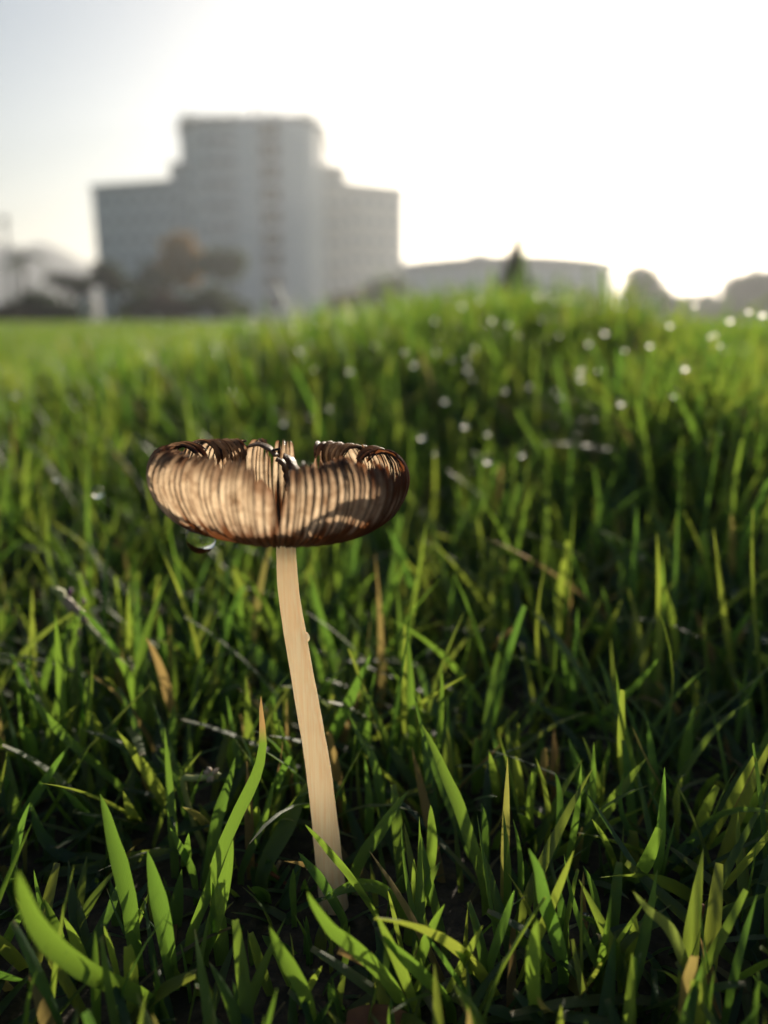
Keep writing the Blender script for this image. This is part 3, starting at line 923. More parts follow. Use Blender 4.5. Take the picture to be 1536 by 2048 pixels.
# ------------------------------------------------------------------ water drops
def drop_mesh(name, r, stretch=1.0, seg=20):
    bm = bmesh.new()
    bmesh.ops.create_uvsphere(bm, u_segments=seg, v_segments=seg // 2 + 2, radius=r)
    for v in bm.verts:
        if v.co.z > 0:
            v.co.z *= stretch
            k = 1 - .35 * (stretch - 1) * (v.co.z / (r * stretch)) ** 2
            v.co.x *= k; v.co.y *= k
    me = bpy.data.meshes.new(name); bm.to_mesh(me); bm.free()
    me.polygons.foreach_set('use_smooth', [True] * len(me.polygons))
    return me
v = at_y(402, 1078, STEM_Y - .0065)
o = link('water_drop', drop_mesh('water_drop', .00168, 1.6, 28), M_WATER)
o.location = v
tag(o, 'large clear water drop hanging from the rim underside of the mushroom cap', 'water drop')
v = at_y(610, 1276, STEM_Y)
o = link('water_drop', drop_mesh('water_drop_stem', .00062, 1.3), M_WATER)
o.location = v
tag(o, 'small water drop clinging to the side of the mushroom stem', 'water drop')

DEW = [(903,718),(935,716),(936,738),(1037,670),(1017,648),(925,610),(1118,670),(1158,745),(1162,757),(1196,740),(950,695),(843,873),(870,906),(1044,908),(975,920),(1110,780),
       (1120,793),(1242,805),(1420,672),(1498,622),(1525,628),(790,625),(810,702),(828,728),(465,782),(568,845),(195,985),(112,957),(30,790),(930,850),(945,757),(975,866),(985,640),
       (1060,770),(1300,690),(1370,735),(1250,700),(870,640),(700,740),(660,815),(1010,780),(890,800),(750,690),(1340,650),(1460,640),(1180,620),(960,600),(600,700),(300,720),(430,690),(120,700),(1085,640),(1140,600),(1210,665),(1440,690),(1390,610)]
for _ in range(8):
    DEW.append((random.gauss(1080, 230), random.gauss(720, 70)))
DEW = [d for d in DEW if 0 < d[0] < 1536 and d[1] > 585]
dm = [drop_mesh('dew_drop', r, 1.1, 14) for r in (.00065, .0009, .00115)]
for i, (px, py) in enumerate(DEW):
    p = hit_turf(px, py, .041, 2.5)
    if p is None:
        p = hit_turf(px, py, .052, 2.5)
    if p is None:
        continue
    o = link('dew_drop', dm[i % 3], M_WATER)
    o.location = p
    tag(o, 'glinting round dew drop on a grass tip of the sunlit turf', 'dew drop', 'dew drops glinting on the turf')
# dew on nearby blades: single drops on tips
for (px, py, dd, r, lab) in [(124, 1163, 3, .0009, 'dew drop at the tip of the pale arching blade'), (116, 1562, 5, .00035, 'tiny dew drop at the tip of a short green blade'),
                        (1282, 1108, 0, .0009, None), (1470, 1183, 0, .0009, None), (1498, 1255, 0, .0008, None), (460, 1168, 0, .0008, None), (515, 1190, 0, .0007, None), (1532, 1275, 0, .0008, None)]:
    p = hit_turf(px, py, .016, 2.0)
    if lab and '124' == str(px):
        p = hit_turf(0, 1142, .002); p = at_y(px, py, hit_turf(-40, 1160, .002).y + .006)
    if lab and px == 116:
        p = at_y(px, py, hit_turf(210, 1655, .002).y)
    o = link('dew_drop', drop_mesh('dew_drop', r, 1.1, 14), M_WATER); o.location = p
    tag(o, lab or 'round dew drop hanging in the shaded turf', 'dew drop', 'dew drops glinting on the turf' if lab else 'dew drops in the shaded turf')
# fine dew beads on the dewy traced blades
bm = bmesh.new()
def beads(path, n, spread):
    for _ in range(n):
        i = random.randint(1, len(path) - 2); t = random.random()
        c = path[i] * (1 - t) + path[i + 1] * t
        c = c + np.array([random.uniform(-spread, spread), -.0002, random.uniform(0, .0005)])
        bmesh.ops.create_icosphere(bm, subdivisions=1, radius=random.uniform(.00006, .00017), matrix=Matrix.Translation(Vector(c)))
for k in (2, 6, 46, 45, 65, 58, 21, 47):
    if TRACED[k] is not None:
        beads(TRACED[k], 45, .0006)
for k in range(0, len(TRACED), 3):
    if TRACED[k] is not None:
        beads(TRACED[k], 6, .0006)
me = bpy.data.meshes.new('fine_dew'); bm.to_mesh(me); bm.free()
me.polygons.foreach_set('use_smooth', [True] * len(me.polygons))
o = link('fine_dew', me, M_WATER)
tag(o, 'fine beads of dew sprinkled on the near grass blades', 'dew', None, 'stuff')

# ------------------------------------------------------------------ grass flower heads, dead straw
def spikelet(pxs, Y, name_label, scale=1.0):
    root = hit_turf(*pxs[-1], .002)
    e = empty('seed_head', root)
    tag(e, name_label, 'seed head')
    P = [at_y(x, y, root.y) for x, y in pxs]
    C = [Vector(c) for c in catmull([tuple(p) for p in P], 24)]
    C.append(C[-1] - Vector((0, 0, .004)))
    V, Fc = tube(C, [.00045] * len(C), 8)
    link('stalk', mesh_from('stalk', to_local(V, e), Fc), M_SEED_G, e)
    return e, C
def husk(e, c, d, L, r, mat):
    d = d.normalized()
    n = 7
    V, Fc = tube([c + d * L * i / (n - 1) for i in range(n)], [r * math.sin(math.pi * min(.97, max(.06, (i / (n - 1)) * .9 + .08))) for i in range(n)], 7)
    return link('husk', mesh_from('husk', to_local(V, e), Fc), mat, e)
e, C = spikelet([(118, 1184), (140, 1208), (165, 1238), (185, 1262), (219, 1298), (247, 1332), (290, 1400), (325, 1470)], 0, 'pinkish green grass flower head leaning in the turf')
for k in range(15):
    i = 1 + int(k * .55)
    t = (C[max(i - 1, 0)] - C[i + 1]).normalized()
    side = Vector((random.uniform(-1, 1), random.uniform(-1, .3), random.uniform(-.3, 1)))
    husk(e, C[i], t + side * .5, .0026, .0007, M_SEED_G if k < 6 else M_SEED_P)
for k, (px, py) in enumerate([(138, 1192), (164, 1212), (154, 1272)]):
    a = at_y(px, py, C[3].y)
    V, Fc = tube([a, a + Vector((.0003, 0, .0007)), a + Vector((.0004, 0, .0014))], [.0002, .00045, .0002], 7)
    link('anther', mesh_from('anther', to_local(V, e), Fc), M_ANTHER if k < 2 else M_SEED_P, e)
e2, C = spikelet([(432, 1545), (410, 1555), (385, 1557), (366, 1563), (385, 1640), (405, 1690)], 0, 'tiny pale greenish white flower knob on a thin bent stalk')
for k in range(9):
    a = Vector((math.cos(k * 2.4), math.sin(k * 2.4) * .6, math.sin(k * 1.7)))
    husk(e2, at_y(424, 1549, C[0].y) + a * .0001, a, .0012, .0004, M_SEED_P if k % 3 else M_SEED_G)

def straw(pts, w, mat, label, dy=0.0, lift=.001):
    root = hit_turf(*pts[-1], lift)
    P = [Vector(c) for c in catmull([tuple(at_y(x, y, root.y + dy * (len(pts) - 1 - i) / len(pts))) for i, (x, y) in enumerate(pts)], 16)]
    wm = w / F * (root.y * cp + CAM_H * sp_) / 2
    V, Fc = tube(P, [wm * (.55 + .45 * math.sin(math.pi * (i + 1) / 18)) for i in range(16)], 8)
    V = [Vector(v) for v in V]
    o = link('dead_straw', mesh_from('dead_straw', [tuple(v - root) for v in V], Fc), mat)
    o.location = root
    tag(o, label, 'straw')
straw([(513, 1729), (540, 1745), (572, 1768)], 8, M_RUST, 'rust-brown dead straw lying left of the mushroom foot')
straw([(1406, 1810), (1396, 1850), (1388, 1880), (1380, 1915)], 16, M_RUST, 'orange-brown dead blade standing in the shaded turf')
straw([(560, 1722), (552, 1738), (548, 1752)], 9, M_STRAW, 'short pale straw stub beside the rust-brown straw')
straw([(946, 1895), (955, 1920), (965, 1960)], 14, M_STRAW, 'bleached pale straw end low in the dark turf')
# brown dead leaf low in front
def dead_leaf():
    c = hit_turf(770, 2086, .003)
    V, Fc = [], []
    n, m = 10, 5
    for i in range(n):
        t = i / (n - 1)
        for j in range(m):
            u = j / (m - 1) * 2 - 1
            w = .0024 * math.sin(math.pi * (.08 + .9 * t)) ** .6
            V.append((-.0045 + .011 * t, u * w, .0012 * u * u + .0006 * math.sin(t * 5) + .001))
    for i in range(n - 1):
        for j in range(m - 1):
            Fc.append((i * m + j, i * m + j + 1, (i + 1) * m + j + 1, (i + 1) * m + j))
    o = link('dead_leaf', mesh_from('dead_leaf', V, Fc), M_RUST)
    o.location = c; o.rotation_euler = (.2, .1, -.2)
    tag(o, 'brown dead leaf lying on the ground below the mushroom', 'leaf')
dead_leaf()

# ------------------------------------------------------------------ trees
def foliage(clumps, n, size, seed):
    r = np.random.default_rng(seed)
    tot = sum(c[3] * c[4] * c[5] for c in clumps)
    VV, k = [], 0
    for (x, y, z, a, b, c) in clumps:
        m = max(60, int(2.2 * n * a * b * c / tot))
        d = r.normal(size=(m, 3)); d /= np.linalg.norm(d, axis=1, keepdims=True)
        rad = r.uniform(.25, 1.0, m) ** .6 * (1 + .30 * np.sin(d[:, 0] * 6 + x) * np.sin(d[:, 2] * 7 + z) + .12 * np.sin(d[:, 1] * 11 + d[:, 2] * 13))
        c0 = np.array([x, y, z]) + d * rad[:, None] * np.array([a, b, c])
        u = r.normal(size=(m, 3)); u /= np.linalg.norm(u, axis=1, keepdims=True)
        w = np.cross(u, r.normal(size=(m, 3))); w /= np.linalg.norm(w, axis=1, keepdims=True)
        sz = size * r.uniform(.6, 1.4, m)[:, None]
        VV.append(np.stack([c0 - u * sz, c0 + w * sz * .45, c0 + u * sz, c0 - w * sz * .45], 1).reshape(-1, 3))
    V = np.concatenate(VV)
    return V, np.arange(len(V)).reshape(-1, 4)
def broad_tree(px, Y, top_py, clumps_px, mat, label, name='tree', n=1500, leaf=.22, group=None, trunk_r=.14):
    base = at_y(px, 650, Y); base.z = float(terrain(base.x, base.y)) - .02
    e = empty(name, base); tag(e, label, 'tree' if name.endswith('tree') else 'shrub', group)
    sc = Y / F
    cl = []
    for (cx, cy, rx, rz) in clumps_px:
        c = at_y(cx, cy, Y)
        cl.append((c.x - base.x, random.uniform(-.3, .3) * rx * sc, c.z - base.z, rx * sc, rx * sc * .9, rz * sc))
    V, Q = foliage(cl, n, leaf, int(px) + 5)
    link('crown', quads_mesh('crown', V, Q, None, False), mat, e)
    # trunk and limbs
    top = max(cl, key=lambda c: c[2])
    parts = []
    fork = Vector((top[0] * .3, 0, max(.15, min(c[2] - c[5] for c in cl) + .2)))
    fork.z = min(fork.z, top[2])
    parts.append(tube([Vector((0, 0, -.1)), Vector((fork.x * .4, .02, fork.z * .5)), fork], [trunk_r, trunk_r * .8, trunk_r * .62], 8))
    for c in cl:
        tip = Vector((c[0], c[1], c[2] + c[5] * .3))
        mid = (fork + tip) / 2 + Vector((0, 0, .1))
        parts.append(tube([fork, mid, tip], [trunk_r * .5, trunk_r * .3, trunk_r * .1], 6))
    V, Fc = join(parts)
    link('trunk', mesh_from('trunk', V, Fc), M_BARK, e)
    return e
def palm(px, Y, crown_py, half_px, label, group=None, fr=13, tr_r=.13):
    base = at_y(px, 650, Y); base.z = -.02
    e = empty('palm_tree', base); tag(e, label, 'palm tree', group)
    c = at_y(px, crown_py, Y) - base
    V, Fc = tube([Vector((0, 0, -.1)), Vector((c.x * .3 + .08, 0, c.z * .5)), c], [tr_r * 1.3, tr_r, tr_r * .85], 10)
    link('trunk', mesh_from('trunk', V, Fc), M_BARK, e)
    L = half_px * Y / F * 1.25
    for k in range(fr):
        az = 2 * math.pi * k / fr + random.uniform(-.2, .2)
        el = random.uniform(.1, 1.1)
        P = [c + Vector((math.cos(az) * L * t * math.cos(el * (1 - t)), math.sin(az) * L * t * math.cos(el * (1 - t)), L * (math.sin(el) * t - .75 * t * t * 1.1))) for t in [i / 9 for i in range(10)]]
        V, Fc = [], []
        up = Vector((-math.sin(az), math.cos(az), 0))
        for i in range(9):
            for j in range(3):
                t = (i + j / 3) / 9
                p = P[i].lerp(P[i + 1], j / 3)
                ll = L * .28 * math.sin(math.pi * min(1, t * .85 + .12))
                for sgn in (-1, 1):
                    q = len(V)
                    d = (P[i + 1] - P[i]).normalized()
                    V += [p, p + d * .06, p + up * sgn * ll + d * ll * .5 - Vector((0, 0, ll * .35))]
                    Fc.append((q, q + 1, q + 2))
        link('frond', mesh_from('frond', V, Fc, False), M_LEAF_D, e)
    return e

broad_tree(365, 70, 470, [(360, 500, 34, 30), (385, 530, 30, 26), (345, 530, 30, 26), (372, 555, 26, 22)], M_LEAF_Y, 'yellow-brown leafed tree standing before the hotel left wing', 'tree', 1300, .26)
broad_tree(440, 68, 500, [(430, 520, 30, 18), (465, 525, 30, 22), (410, 530, 24, 18), (450, 545, 28, 16)], M_LEAF_G, 'low olive green tree beside the yellow-brown tree', 'tree', 1100, .24)
broad_tree(305, 66, 520, [(300, 545, 24, 22), (325, 570, 26, 24), (280, 575, 22, 22)], M_LEAF_G, 'thin grey-green tree left of the yellow-brown tree', 'tree', 420, .22)
broad_tree(215, 55, 525, [(210, 545, 26, 20), (228, 565, 24, 22), (195, 558, 16, 14)], M_LEAF_D, 'dark round-crowned tree at the left corner of the hotel', 'tree', 1200, .2)
broad_tree(140, 52, 550, [(125, 562, 22, 12), (155, 568, 26, 14), (105, 558, 14, 10), (165, 590, 16, 14)], M_LEAF_D, 'spreading dark tree with a flat crown above the shrubs', 'tree', 900, .2)
palm(47, 50, 515, 38, 'palm tree with drooping dark fronds beside the slim pole', None, 13)
def shrub(px, Y, cl, mat, label, group):
    return broad_tree(px, Y, 0, cl, mat, label, 'shrub', 900, .16, group, .05)
SG = 'dark shrubs along the far lawn edge'
SL = 'dense dark shrub at the far edge of the lawn'
shrub(60, 42, [(45, 615, 26, 22), (75, 605, 30, 24), (20, 628, 26, 20)], M_LEAF_D, SL, SG)
shrub(125, 42, [(115, 622, 28, 20), (145, 628, 26, 20), (95, 632, 24, 18)], M_LEAF_D, SL, SG)
shrub(20, 40, [(0, 632, 30, 16), (30, 636, 30, 14)], M_LEAF_R, 'reddish brown low shrub at the far edge of the lawn', 'reddish shrubs along the far lawn edge')
shrub(265, 46, [(255, 622, 26, 20), (285, 615, 28, 24)], M_LEAF_D, SL, SG)
shrub(330, 46, [(320, 612, 28, 26), (350, 622, 28, 22)], M_LEAF_R, 'reddish brown low shrub at the far edge of the lawn', 'reddish shrubs along the far lawn edge')
shrub(395, 47, [(385, 612, 28, 22), (420, 600, 28, 24), (440, 620, 26, 22)], M_LEAF_G, 'olive green shrub before the hotel entrance wall', None)
shrub(465, 50, [(455, 615, 24, 18), (485, 622, 20, 14)], M_LEAF_G, 'small grey-green shrub nearest the hotel stair slab', None)
shrub(690, 60, [(680, 605, 26, 18), (720, 600, 26, 20)], M_LEAF_R, 'brownish shrub below the hotel right wing', None)
shrub(765, 60, [(755, 585, 26, 26), (790, 580, 28, 30), (800, 610, 26, 20)], M_LEAF_G, 'bushy green shrub between the hotel and the low round building', None)
# right-hand trees against the sun
broad_tree(1285, 75, 530, [(1285, 562, 34, 30), (1300, 590, 40, 30), (1270, 590, 30, 26), (1340, 605, 34, 20)], M_LEAF_D, 'round-crowned tree against the glare right of the low building', 'tree', 2600, .26)
broad_tree(1385, 90, 590, [(1370, 612, 34, 20), (1410, 608, 36, 20)], M_LEAF_D, 'low bushy tree between the two taller trees in the glare', 'tree', 1200, .26)
broad_tree(1500, 80, 545, [(1480, 580, 34, 28), (1510, 570, 34, 30), (1545, 575, 40, 34), (1460, 605, 30, 20)], M_LEAF_D, 'wide hazy tree at the end of the far treeline', 'tree', 2600, .26)
for px_, Y_ in ((1335, 72), (1395, 78), (1450, 74), (1505, 70), (1560, 74)):
    shrub(px_, Y_, [(px_ - 12, 622, 34, 24), (px_ + 22, 628, 32, 20)], M_LEAF_D, 'hazy hedge shrub under the trees in the glare', 'hedge shrubs under the hazy trees')
# dark conical evergreen
def conifer():
    Y = 16.0
    base = at_y(1026, 650, Y); base.z = -.02
    e = empty('conifer_tree', base)
    tag(e, 'dark conical evergreen with a bare slim tip before the low round building', 'tree')
    r = np.random.default_rng(3)
    top = at_y(1027, 492, Y).z - base.z
    m = 7000
    t = r.uniform(0, 1, m) ** .8
    R = (1 - t) * 46 * Y / F * (1 + .12 * np.sin(t * 40)) + .04
    a = r.uniform(0, 2 * math.pi, m)
    q = r.uniform(.5, 1, m)
    c0 = np.stack([np.cos(a) * R * q, np.sin(a) * R * q, t * top], 1)
    u = np.stack([np.cos(a), np.sin(a), np.full(m, -.4)], 1) + r.normal(size=(m, 3)) * .4
    u /= np.linalg.norm(u, axis=1, keepdims=True)
    w = np.cross(u, r.normal(size=(m, 3))); w /= np.linalg.norm(w, axis=1, keepdims=True)
    s = .10
    V = np.stack([c0 - u * s, c0 + w * s * .4, c0 + u * s, c0 - w * s * .4], 1).reshape(-1, 3)
    link('crown', quads_mesh('crown', V, np.arange(len(V)).reshape(-1, 4), None, False), M_CONIFER, e)
    tip = at_y(1030, 468, Y).z - base.z
    V, Fc = tube([Vector((0, 0, -.1)), Vector((0, 0, top * .6)), Vector((.03, 0, top)), Vector((.05, 0, tip))], [.09, .06, .11, .08], 8)
    link('trunk', mesh_from('trunk', V, Fc), M_BARK, e)
conifer()

# ------------------------------------------------------------------ hotel
HY = 128.0
H0 = at_y(560, 645, HY); H0.z = -.1
hotel = empty('hotel', H0)
tag(hotel, 'pale grey stepped multi-storey hotel with a taller octagonal centre tower', 'building')
def hx(px): return at_y(px, 640, HY).x - H0.x
def hz(py): return at_y(560, py, HY).z - H0.z
def prism(name, foot, z0, z1, mat, parent):
    n = len(foot)
    V = [(x, y, z0) for x, y in foot] + [(x, y, z1) for x, y in foot]
    Fc = [tuple(range(n))[::-1], tuple(range(n, 2 * n))] + [(i, (i + 1) % n, n + (i + 1) % n, n + i) for i in range(n)]
    return link(name, mesh_from(name, V, Fc, False), mat, parent)
FL = hz(318) - hz(360)                 # a storey
def win_mesh(name, w, h):
    # proud frame of four bars, sill, and glass set back inside it
    t = .14
    fr = join([box(-w/2 - t, w/2 + t, -.16, .02, h/2, h/2 + t), box(-w/2 - t, w/2 + t, -.30, .02, -h/2 - t, -h/2),
               box(-w/2 - t, -w/2, -.16, .02, -h/2, h/2), box(w/2, w/2 + t, -.16, .02, -h/2, h/2), box(-.04, .04, -.10, .02, -h/2, h/2)])
    f = mesh_from(name + '_frame', *fr, False); f.materials.append(M_CONC)
    p = mesh_from(name + '_pane', *box(-w/2, w/2, -.03, .01, -h/2, h/2), False); p.materials.append(M_PANE)
    return f, p
M_CURTAIN = plain('curtained_glass', (.16, .17, .19), (.30, .31, .33), 1.5, .35)
WF, WP = win_mesh('window', 1.35, 1.15)
WP.materials[0] = M_CURTAIN
def windows(parent, p0, p1, z_list, n, frame=WF, pane=WP):
    """windows on the wall plane from p0 to p1 (xy, wall faces the phone)"""
    d = Vector((p1[0] - p0[0], p1[1] - p0[1], 0)); rz = math.atan2(d.y, d.x)
    for z in z_list:
        for i in range(n):
            t = (i + .5) / n
            w = bpy.data.objects.new('window', frame); COL.objects.link(w); w.parent = parent
            w.location = (p0[0] + d.x * t, p0[1] + d.y * t, z); w.rotation_euler = (0, 0, rz)
            g = bpy.data.objects.new('pane', pane); COL.objects.link(g); g.parent = w
def hxd(px, d): return at_y(px, 640, HY + d).x - H0.x
LWa, LWb = (hxd(204, 7.0), 7.0), (hx(362), 1.0)
zl = hz(366)
prism('left_wing_wall', [LWa, LWb, (LWb[0] + 3, 16), (LWa[0] + 5, 21)], 0, zl, M_CONC, hotel)
windows(hotel, LWa, LWb, [zl - FL * (k + .62) for k in range(7)], 6)
STa, STb = (hx(355), .6), (hx(384), -.6)
zs = hz(336)
prism('step_wall', [STa, STb, (STb[0], 15), (STa[0], 15)], 0, zs, M_CONC, hotel)
windows(hotel, STa, STb, [zs - FL * (k + .62) for k in range(7)], 1)
zt = hz(264)
tw = [(hx(378), 0.4), (hx(432), -5.0), (hx(610), -5.6), (hx(652), 0.2), (hx(652), 16), (hx(378), 16)]
prism('tower_wall', tw, 0, zt, M_CONC, hotel)
windows(hotel, (hx(384), -.2), (hx(430), -4.8), [zt - FL * (k + .75) for k in range(8)], 2)
windows(hotel, (hx(434), -5.0), (hx(496), -5.22), [zt - FL * (k + .75) for k in range(8)], 3)
prism('tower_roof', [(hx(374), .0), (hx(430), -5.6), (hx(612), -6.2), (hx(657), -.2), (hx(657), 16.6), (hx(374), 16.6)], zt + .02, zt + .9, M_TRIM, hotel)
# stair slab in front, with dark openings one per storey
sl0, sl1 = hx(498), hx(644)
prism('stair_slab', [(sl0, -7.0), (hx(540), -7.4), (hx(540), -4), (sl0, -4)], 0, hz(268), M_CONC, hotel)
prism('stair_slab', [(hx(582), -7.4), (hx(630), -7.0), (sl1, -5.0), (sl1, -1), (hx(582), -1)], 0, hz(268), M_CONC, hotel)
prism('stair_core', [(hx(540), -6.6), (hx(582), -6.6), (hx(582), -4), (hx(540), -4)], 0, hz(252), M_CONC, hotel)
for k, py in enumerate([280, 320, 361, 403, 445, 487, 526, 566, 606]):
    zc = hz(py)
    o = link('stair_window', mesh_from('stair_window', *box(hx(546), hx(577), -6.72, -6.58, zc - .95, zc + .95), False), M_DARK, hotel)
    link('lintel', mesh_from('lintel', *box(hx(542), hx(580), -7.25, -6.62, zc + .92, zc + 1.25), False), M_CONC, o)
STc, STd = (hx(650), .2), (hx(692), 2.6)
zr0 = hz(338)
prism('step_wall', [STc, STd, (STd[0], 15), (STc[0], 15)], 0, zr0, M_CONC2, hotel)
windows(hotel, STc, STd, [zr0 - FL * (k + .62) for k in range(7)], 2)
RWa, RWb = (hx(690), 3.0), (hxd(806, 8.5), 8.5)
zr = hz(368)
prism('right_wing_wall', [RWa, RWb, (RWb[0] - 4, 22), (RWa[0] - 2, 17)], 0, zr, M_CONC2, hotel)
windows(hotel, RWa, RWb, [zr - FL * (k + .62) for k in range(7)], 5)
def parapet(a, b, z):
    d = Vector((b[0] - a[0], b[1] - a[1], 0)); n = Vector((d.y, -d.x, 0)).normalized() * .35
    f = [(a[0] + n.x, a[1] + n.y), (b[0] + n.x, b[1] + n.y), (b[0] - n.x, b[1] - n.y), (a[0] - n.x, a[1] - n.y)]
    prism('parapet', f, z + .02, z + .75, M_TRIM, hotel)
parapet(LWa, LWb, zl); parapet(RWa, RWb, zr); parapet(STa, STb, zs); parapet(STc, STd, zr0)
# masts and aerials on the roofs
def antenna(px, z0, hpx, y, r=.07):
    h = hpx * HY / F
    x = hx(px)
    parts = [tube([Vector((x, y, z0)), Vector((x, y, z0 + h))], [r, r * .6], 6)]
    for k in range(random.randint(1, 3)):
        zz = z0 + h * random.uniform(.5, .95); w = random.uniform(.3, .9)
        parts.append(tube([Vector((x - w, y, zz)), Vector((x + w, y, zz))], [.04, .04], 5))
    link('antenna', mesh_from('antenna', *join(parts), False), M_METAL, hotel)
for px, hpx in [(385, 12), (400, 18), (414, 14), (428, 22), (444, 16), (460, 20), (478, 22), (496, 20), (512, 30), (526, 36), (540, 26), (556, 16), (572, 20), (590, 14), (610, 18), (618, 24), (636, 12)]:
    antenna(px, zt + .9, hpx * 1.3, random.uniform(-3, 6), .2)
for px, hpx in [(205, 8), (228, 12), (250, 9), (272, 14), (296, 20), (306, 16), (330, 10), (348, 12)]:
    antenna(px, zl, hpx * 1.3, 9, .17)
for px, hpx in [(664, 16), (680, 10)]:
    antenna(px, zr0, hpx, 8, .08)
for px, hpx in [(704, 18), (716, 22), (728, 12), (748, 10), (770, 8)]:
    antenna(px, zr, hpx, 10, .08)
# plant rooms, tank and roof shrubs
for px0, px1, hp in [(404, 424, 14), (462, 482, 12), (520, 545, 18), (600, 622, 13)]:
    link('plant_room', mesh_from('plant_room', *box(hx(px0), hx(px1), 1, 5, zt + .9, zt + .9 + hp * HY / F), False), M_TRIM, hotel)
for px in (215, 245, 285, 300, 335, 700, 718, 745, 395, 420, 455, 490, 560, 605, 630):
    zz = zl if px < 350 else zr if px > 680 else zt + .9
    yy = 10 if px < 350 or px > 680 else 0
    V, Q = foliage([(hx(px), yy, zz + .7, 1.1, 1.0, .8)], 160, .2, px)
    link('roof_shrub', quads_mesh('roof_shrub', V, Q, None, False), M_LEAF_D, hotel)

# ------------------------------------------------------------------ low round building
RY = 96.0
R0 = at_y(1015, 645, RY); R0.z = -.1
hall = empty('pavilion_hall', R0)
tag(hall, 'low pale building with a gently curved front and a small roof dome', 'building')
def rx(px): return at_y(px, 640, RY).x - R0.x
def rz_(py): return at_y(1015, py, RY).z - R0.z
foot, roof = [], []
n = 28
for i in range(n + 1):
    t = i / n * 2 - 1
    px = 1015 + 206 * t
    foot.append((rx(px), -5.5 * (1 - t * t)))
wall_top = rz_(534)
f2 = foot + [(foot[-1][0], 16), (foot[0][0], 16)]
prism('hall_wall', f2, 0, wall_top, M_CONC, hall)
k = len(foot)
V = []
for (x, y), dz in zip(foot, [0] * k):
    V.append((x * 1.015, y - .8, wall_top + .02))
for i, (x, y) in enumerate(foot):
    t = i / n * 2 - 1
    V.append((x * 1.015, y - .8, wall_top + .45 + .5 * (1 - t * t)))
for i, (x, y) in enumerate(foot):
    V.append((x * 1.015, 16.6, wall_top + .45)); 
Fc = [(i, i + 1, k + i + 1, k + i) for i in range(k - 1)] + [(k + i, k + i + 1, 2 * k + i + 1, 2 * k + i) for i in range(k - 1)]
link('roof', mesh_from('roof', V, Fc, False), M_TRIM, hall)
bm = bmesh.new()
bmesh.ops.create_uvsphere(bm, u_segments=24, v_segments=12, radius=1.0)
me = bpy.data.meshes.new('dome'); bm.to_mesh(me); bm.free()
me.polygons.foreach_set('use_smooth', [True] * len(me.polygons))
dome = link('dome', me, M_TRIM, hall)
dome.location = (rx(958), 1.0, wall_top + .5); dome.scale = (2.0, 2.0, 1.25)
for i in range(1, n, 3):
    x, y = foot[i]
    link('column', mesh_from('column', *tube([Vector((x, y - .35, 0)), Vector((x, y - .35, wall_top - .05))], [.2, .2], 8), True), M_CONC, hall)

# low white wall, bollard lanterns, slim pole
wb = at_y(1250, 648, 34.0)
e = empty('garden_wall', (wb.x, wb.y, -.05)); tag(e, 'low white garden wall before the hazy treeline', 'wall')
hw = 42 * 34 / F
link('wall_panel', mesh_from('wall_panel', *box(-hw, hw, -.12, .12, 0, .55), False), M_WHITE, e)
link('coping', mesh_from('coping', *box(-hw - .05, hw + .05, -.18, .18, .552, .63), False), M_WHITE, e)
for px, y0, y1, Y, lab in [(180, 592, 652, 24.0, 'pale pinkish stone bollard lantern beside the dark shrubs'), (1302, 590, 650, 28.0, 'pale stone bollard lantern beside the low white wall')]:
    b = at_y(px, 650, Y); zt_ = at_y(px, y0, Y).z
    e = empty('bollard_lantern', (b.x, b.y, -.02)); tag(e, lab, 'bollard')
    H = zt_ + .02; R = 17 * Y / F
    link('post', mesh_from('post', *tube([Vector((0, 0, 0)), Vector((0, 0, H * .3)), Vector((0, 0, H * .45))], [R * .9, R * .75, R * .8], 14)), M_TAN, e)
    link('lantern_head', mesh_from('lantern_head', *tube([Vector((0, 0, H * z)) for z in (.452, .55, .75, .9, 1.0)], [R * .9, R * 1.05, R * 1.05, R * .85, R * .3], 14)), M_TAN, e)
b = at_y(30, 650, 80.0)
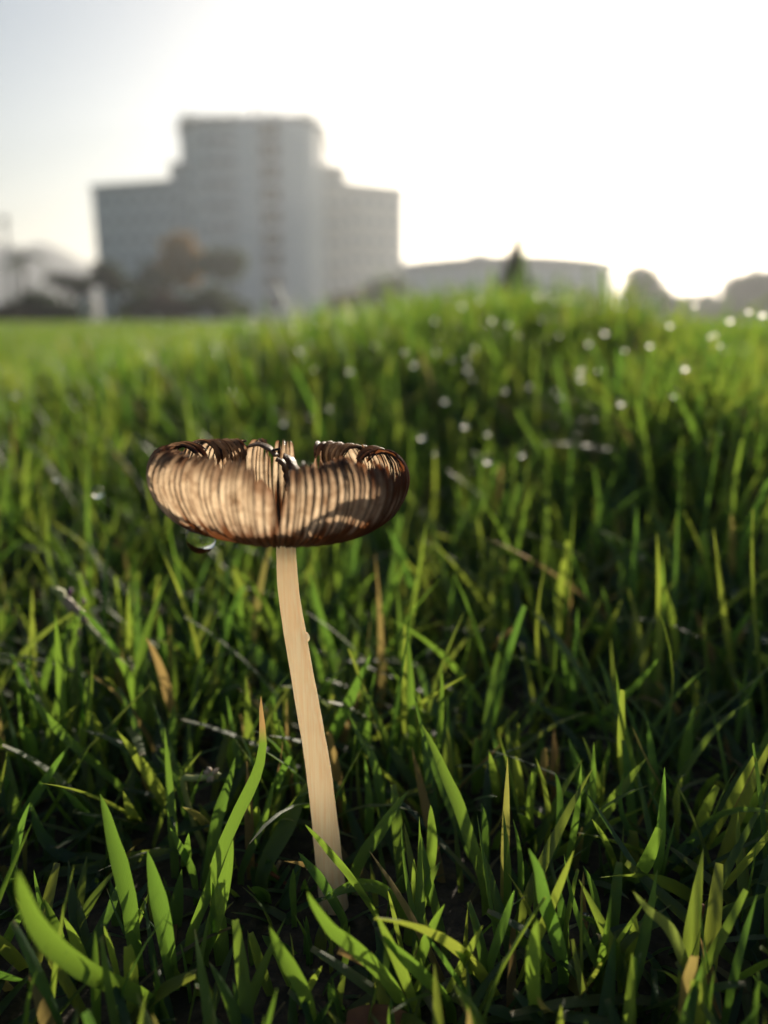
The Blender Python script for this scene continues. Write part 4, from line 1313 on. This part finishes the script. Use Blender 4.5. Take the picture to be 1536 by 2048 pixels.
e = empty('slim_pole', (b.x, b.y, -.05)); tag(e, 'slim tan pole rising behind the palm tree', 'pole')
hp = at_y(30, 440, 80).z
link('shaft', mesh_from('shaft', *tube([Vector((0, 0, 0)), Vector((0, 0, hp))], [.22, .14], 10)), M_TAN, e)
link('lamp_head', mesh_from('lamp_head', *tube([Vector((0, 0, hp - .3)), Vector((0, 0, hp)), Vector((0, 0, hp + .5))], [.2, .45, .1], 10)), M_TAN, e)

# far hills
def hills():
    V, Fc = [], []
    Y = 620.0
    n, m = 90, 10
    def ridge_py(px):
        return 640 - (118 * (1 / (1 + math.exp((px - 260) / 45))) * (1 / (1 + math.exp(-(px + 420) / 60))) + 26 + 10 * math.sin(px * .021) + 5 * math.sin(px * .063))
    for i in range(n):
        px = -900 + 3200 * i / (n - 1)
        for j in range(m):
            t = j / (m - 1)
            p = at_y(px, 640, Y)
            h = at_y(px, ridge_py(px), Y).z
            V.append((p.x * (1 + .12 * (t - .5)), Y + 220 * (t - .5), -1.5 + (h + 1.5) * math.sin(math.pi * t) * (1 + .03 * math.sin(i * 1.7 + j))))
    for i in range(n - 1):
        for j in range(m - 1):
            Fc.append((i * m + j, (i + 1) * m + j, (i + 1) * m + j + 1, i * m + j + 1))
    tag(link('hills', mesh_from('hills', V, Fc), M_HILL), 'hazy blue-grey hills beyond the hotel', None, None, 'structure')
hills()

# ------------------------------------------------------------------ haze
m = bpy.data.materials.new('morning_haze'); m.use_nodes = True
nt = m.node_tree
nt.nodes.remove(nt.nodes['Principled BSDF'])
pv = N(nt, 'ShaderNodeVolumePrincipled')
pv.inputs['Color'].default_value = (.88, .92, 1.0, 1)
pv.inputs['Density'].default_value = .0010
pv.inputs['Anisotropy'].default_value = .60
nt.links.new(pv.outputs[0], nt.nodes['Material Output'].inputs['Volume'])
V, Fc = box(-2000, 2000, -1900, 1900, -2.6, 85)
hz_o = link('haze', mesh_from('haze', V, Fc, False), m)
tag(hz_o, 'thin bright morning haze filling the air', None, None, 'stuff')
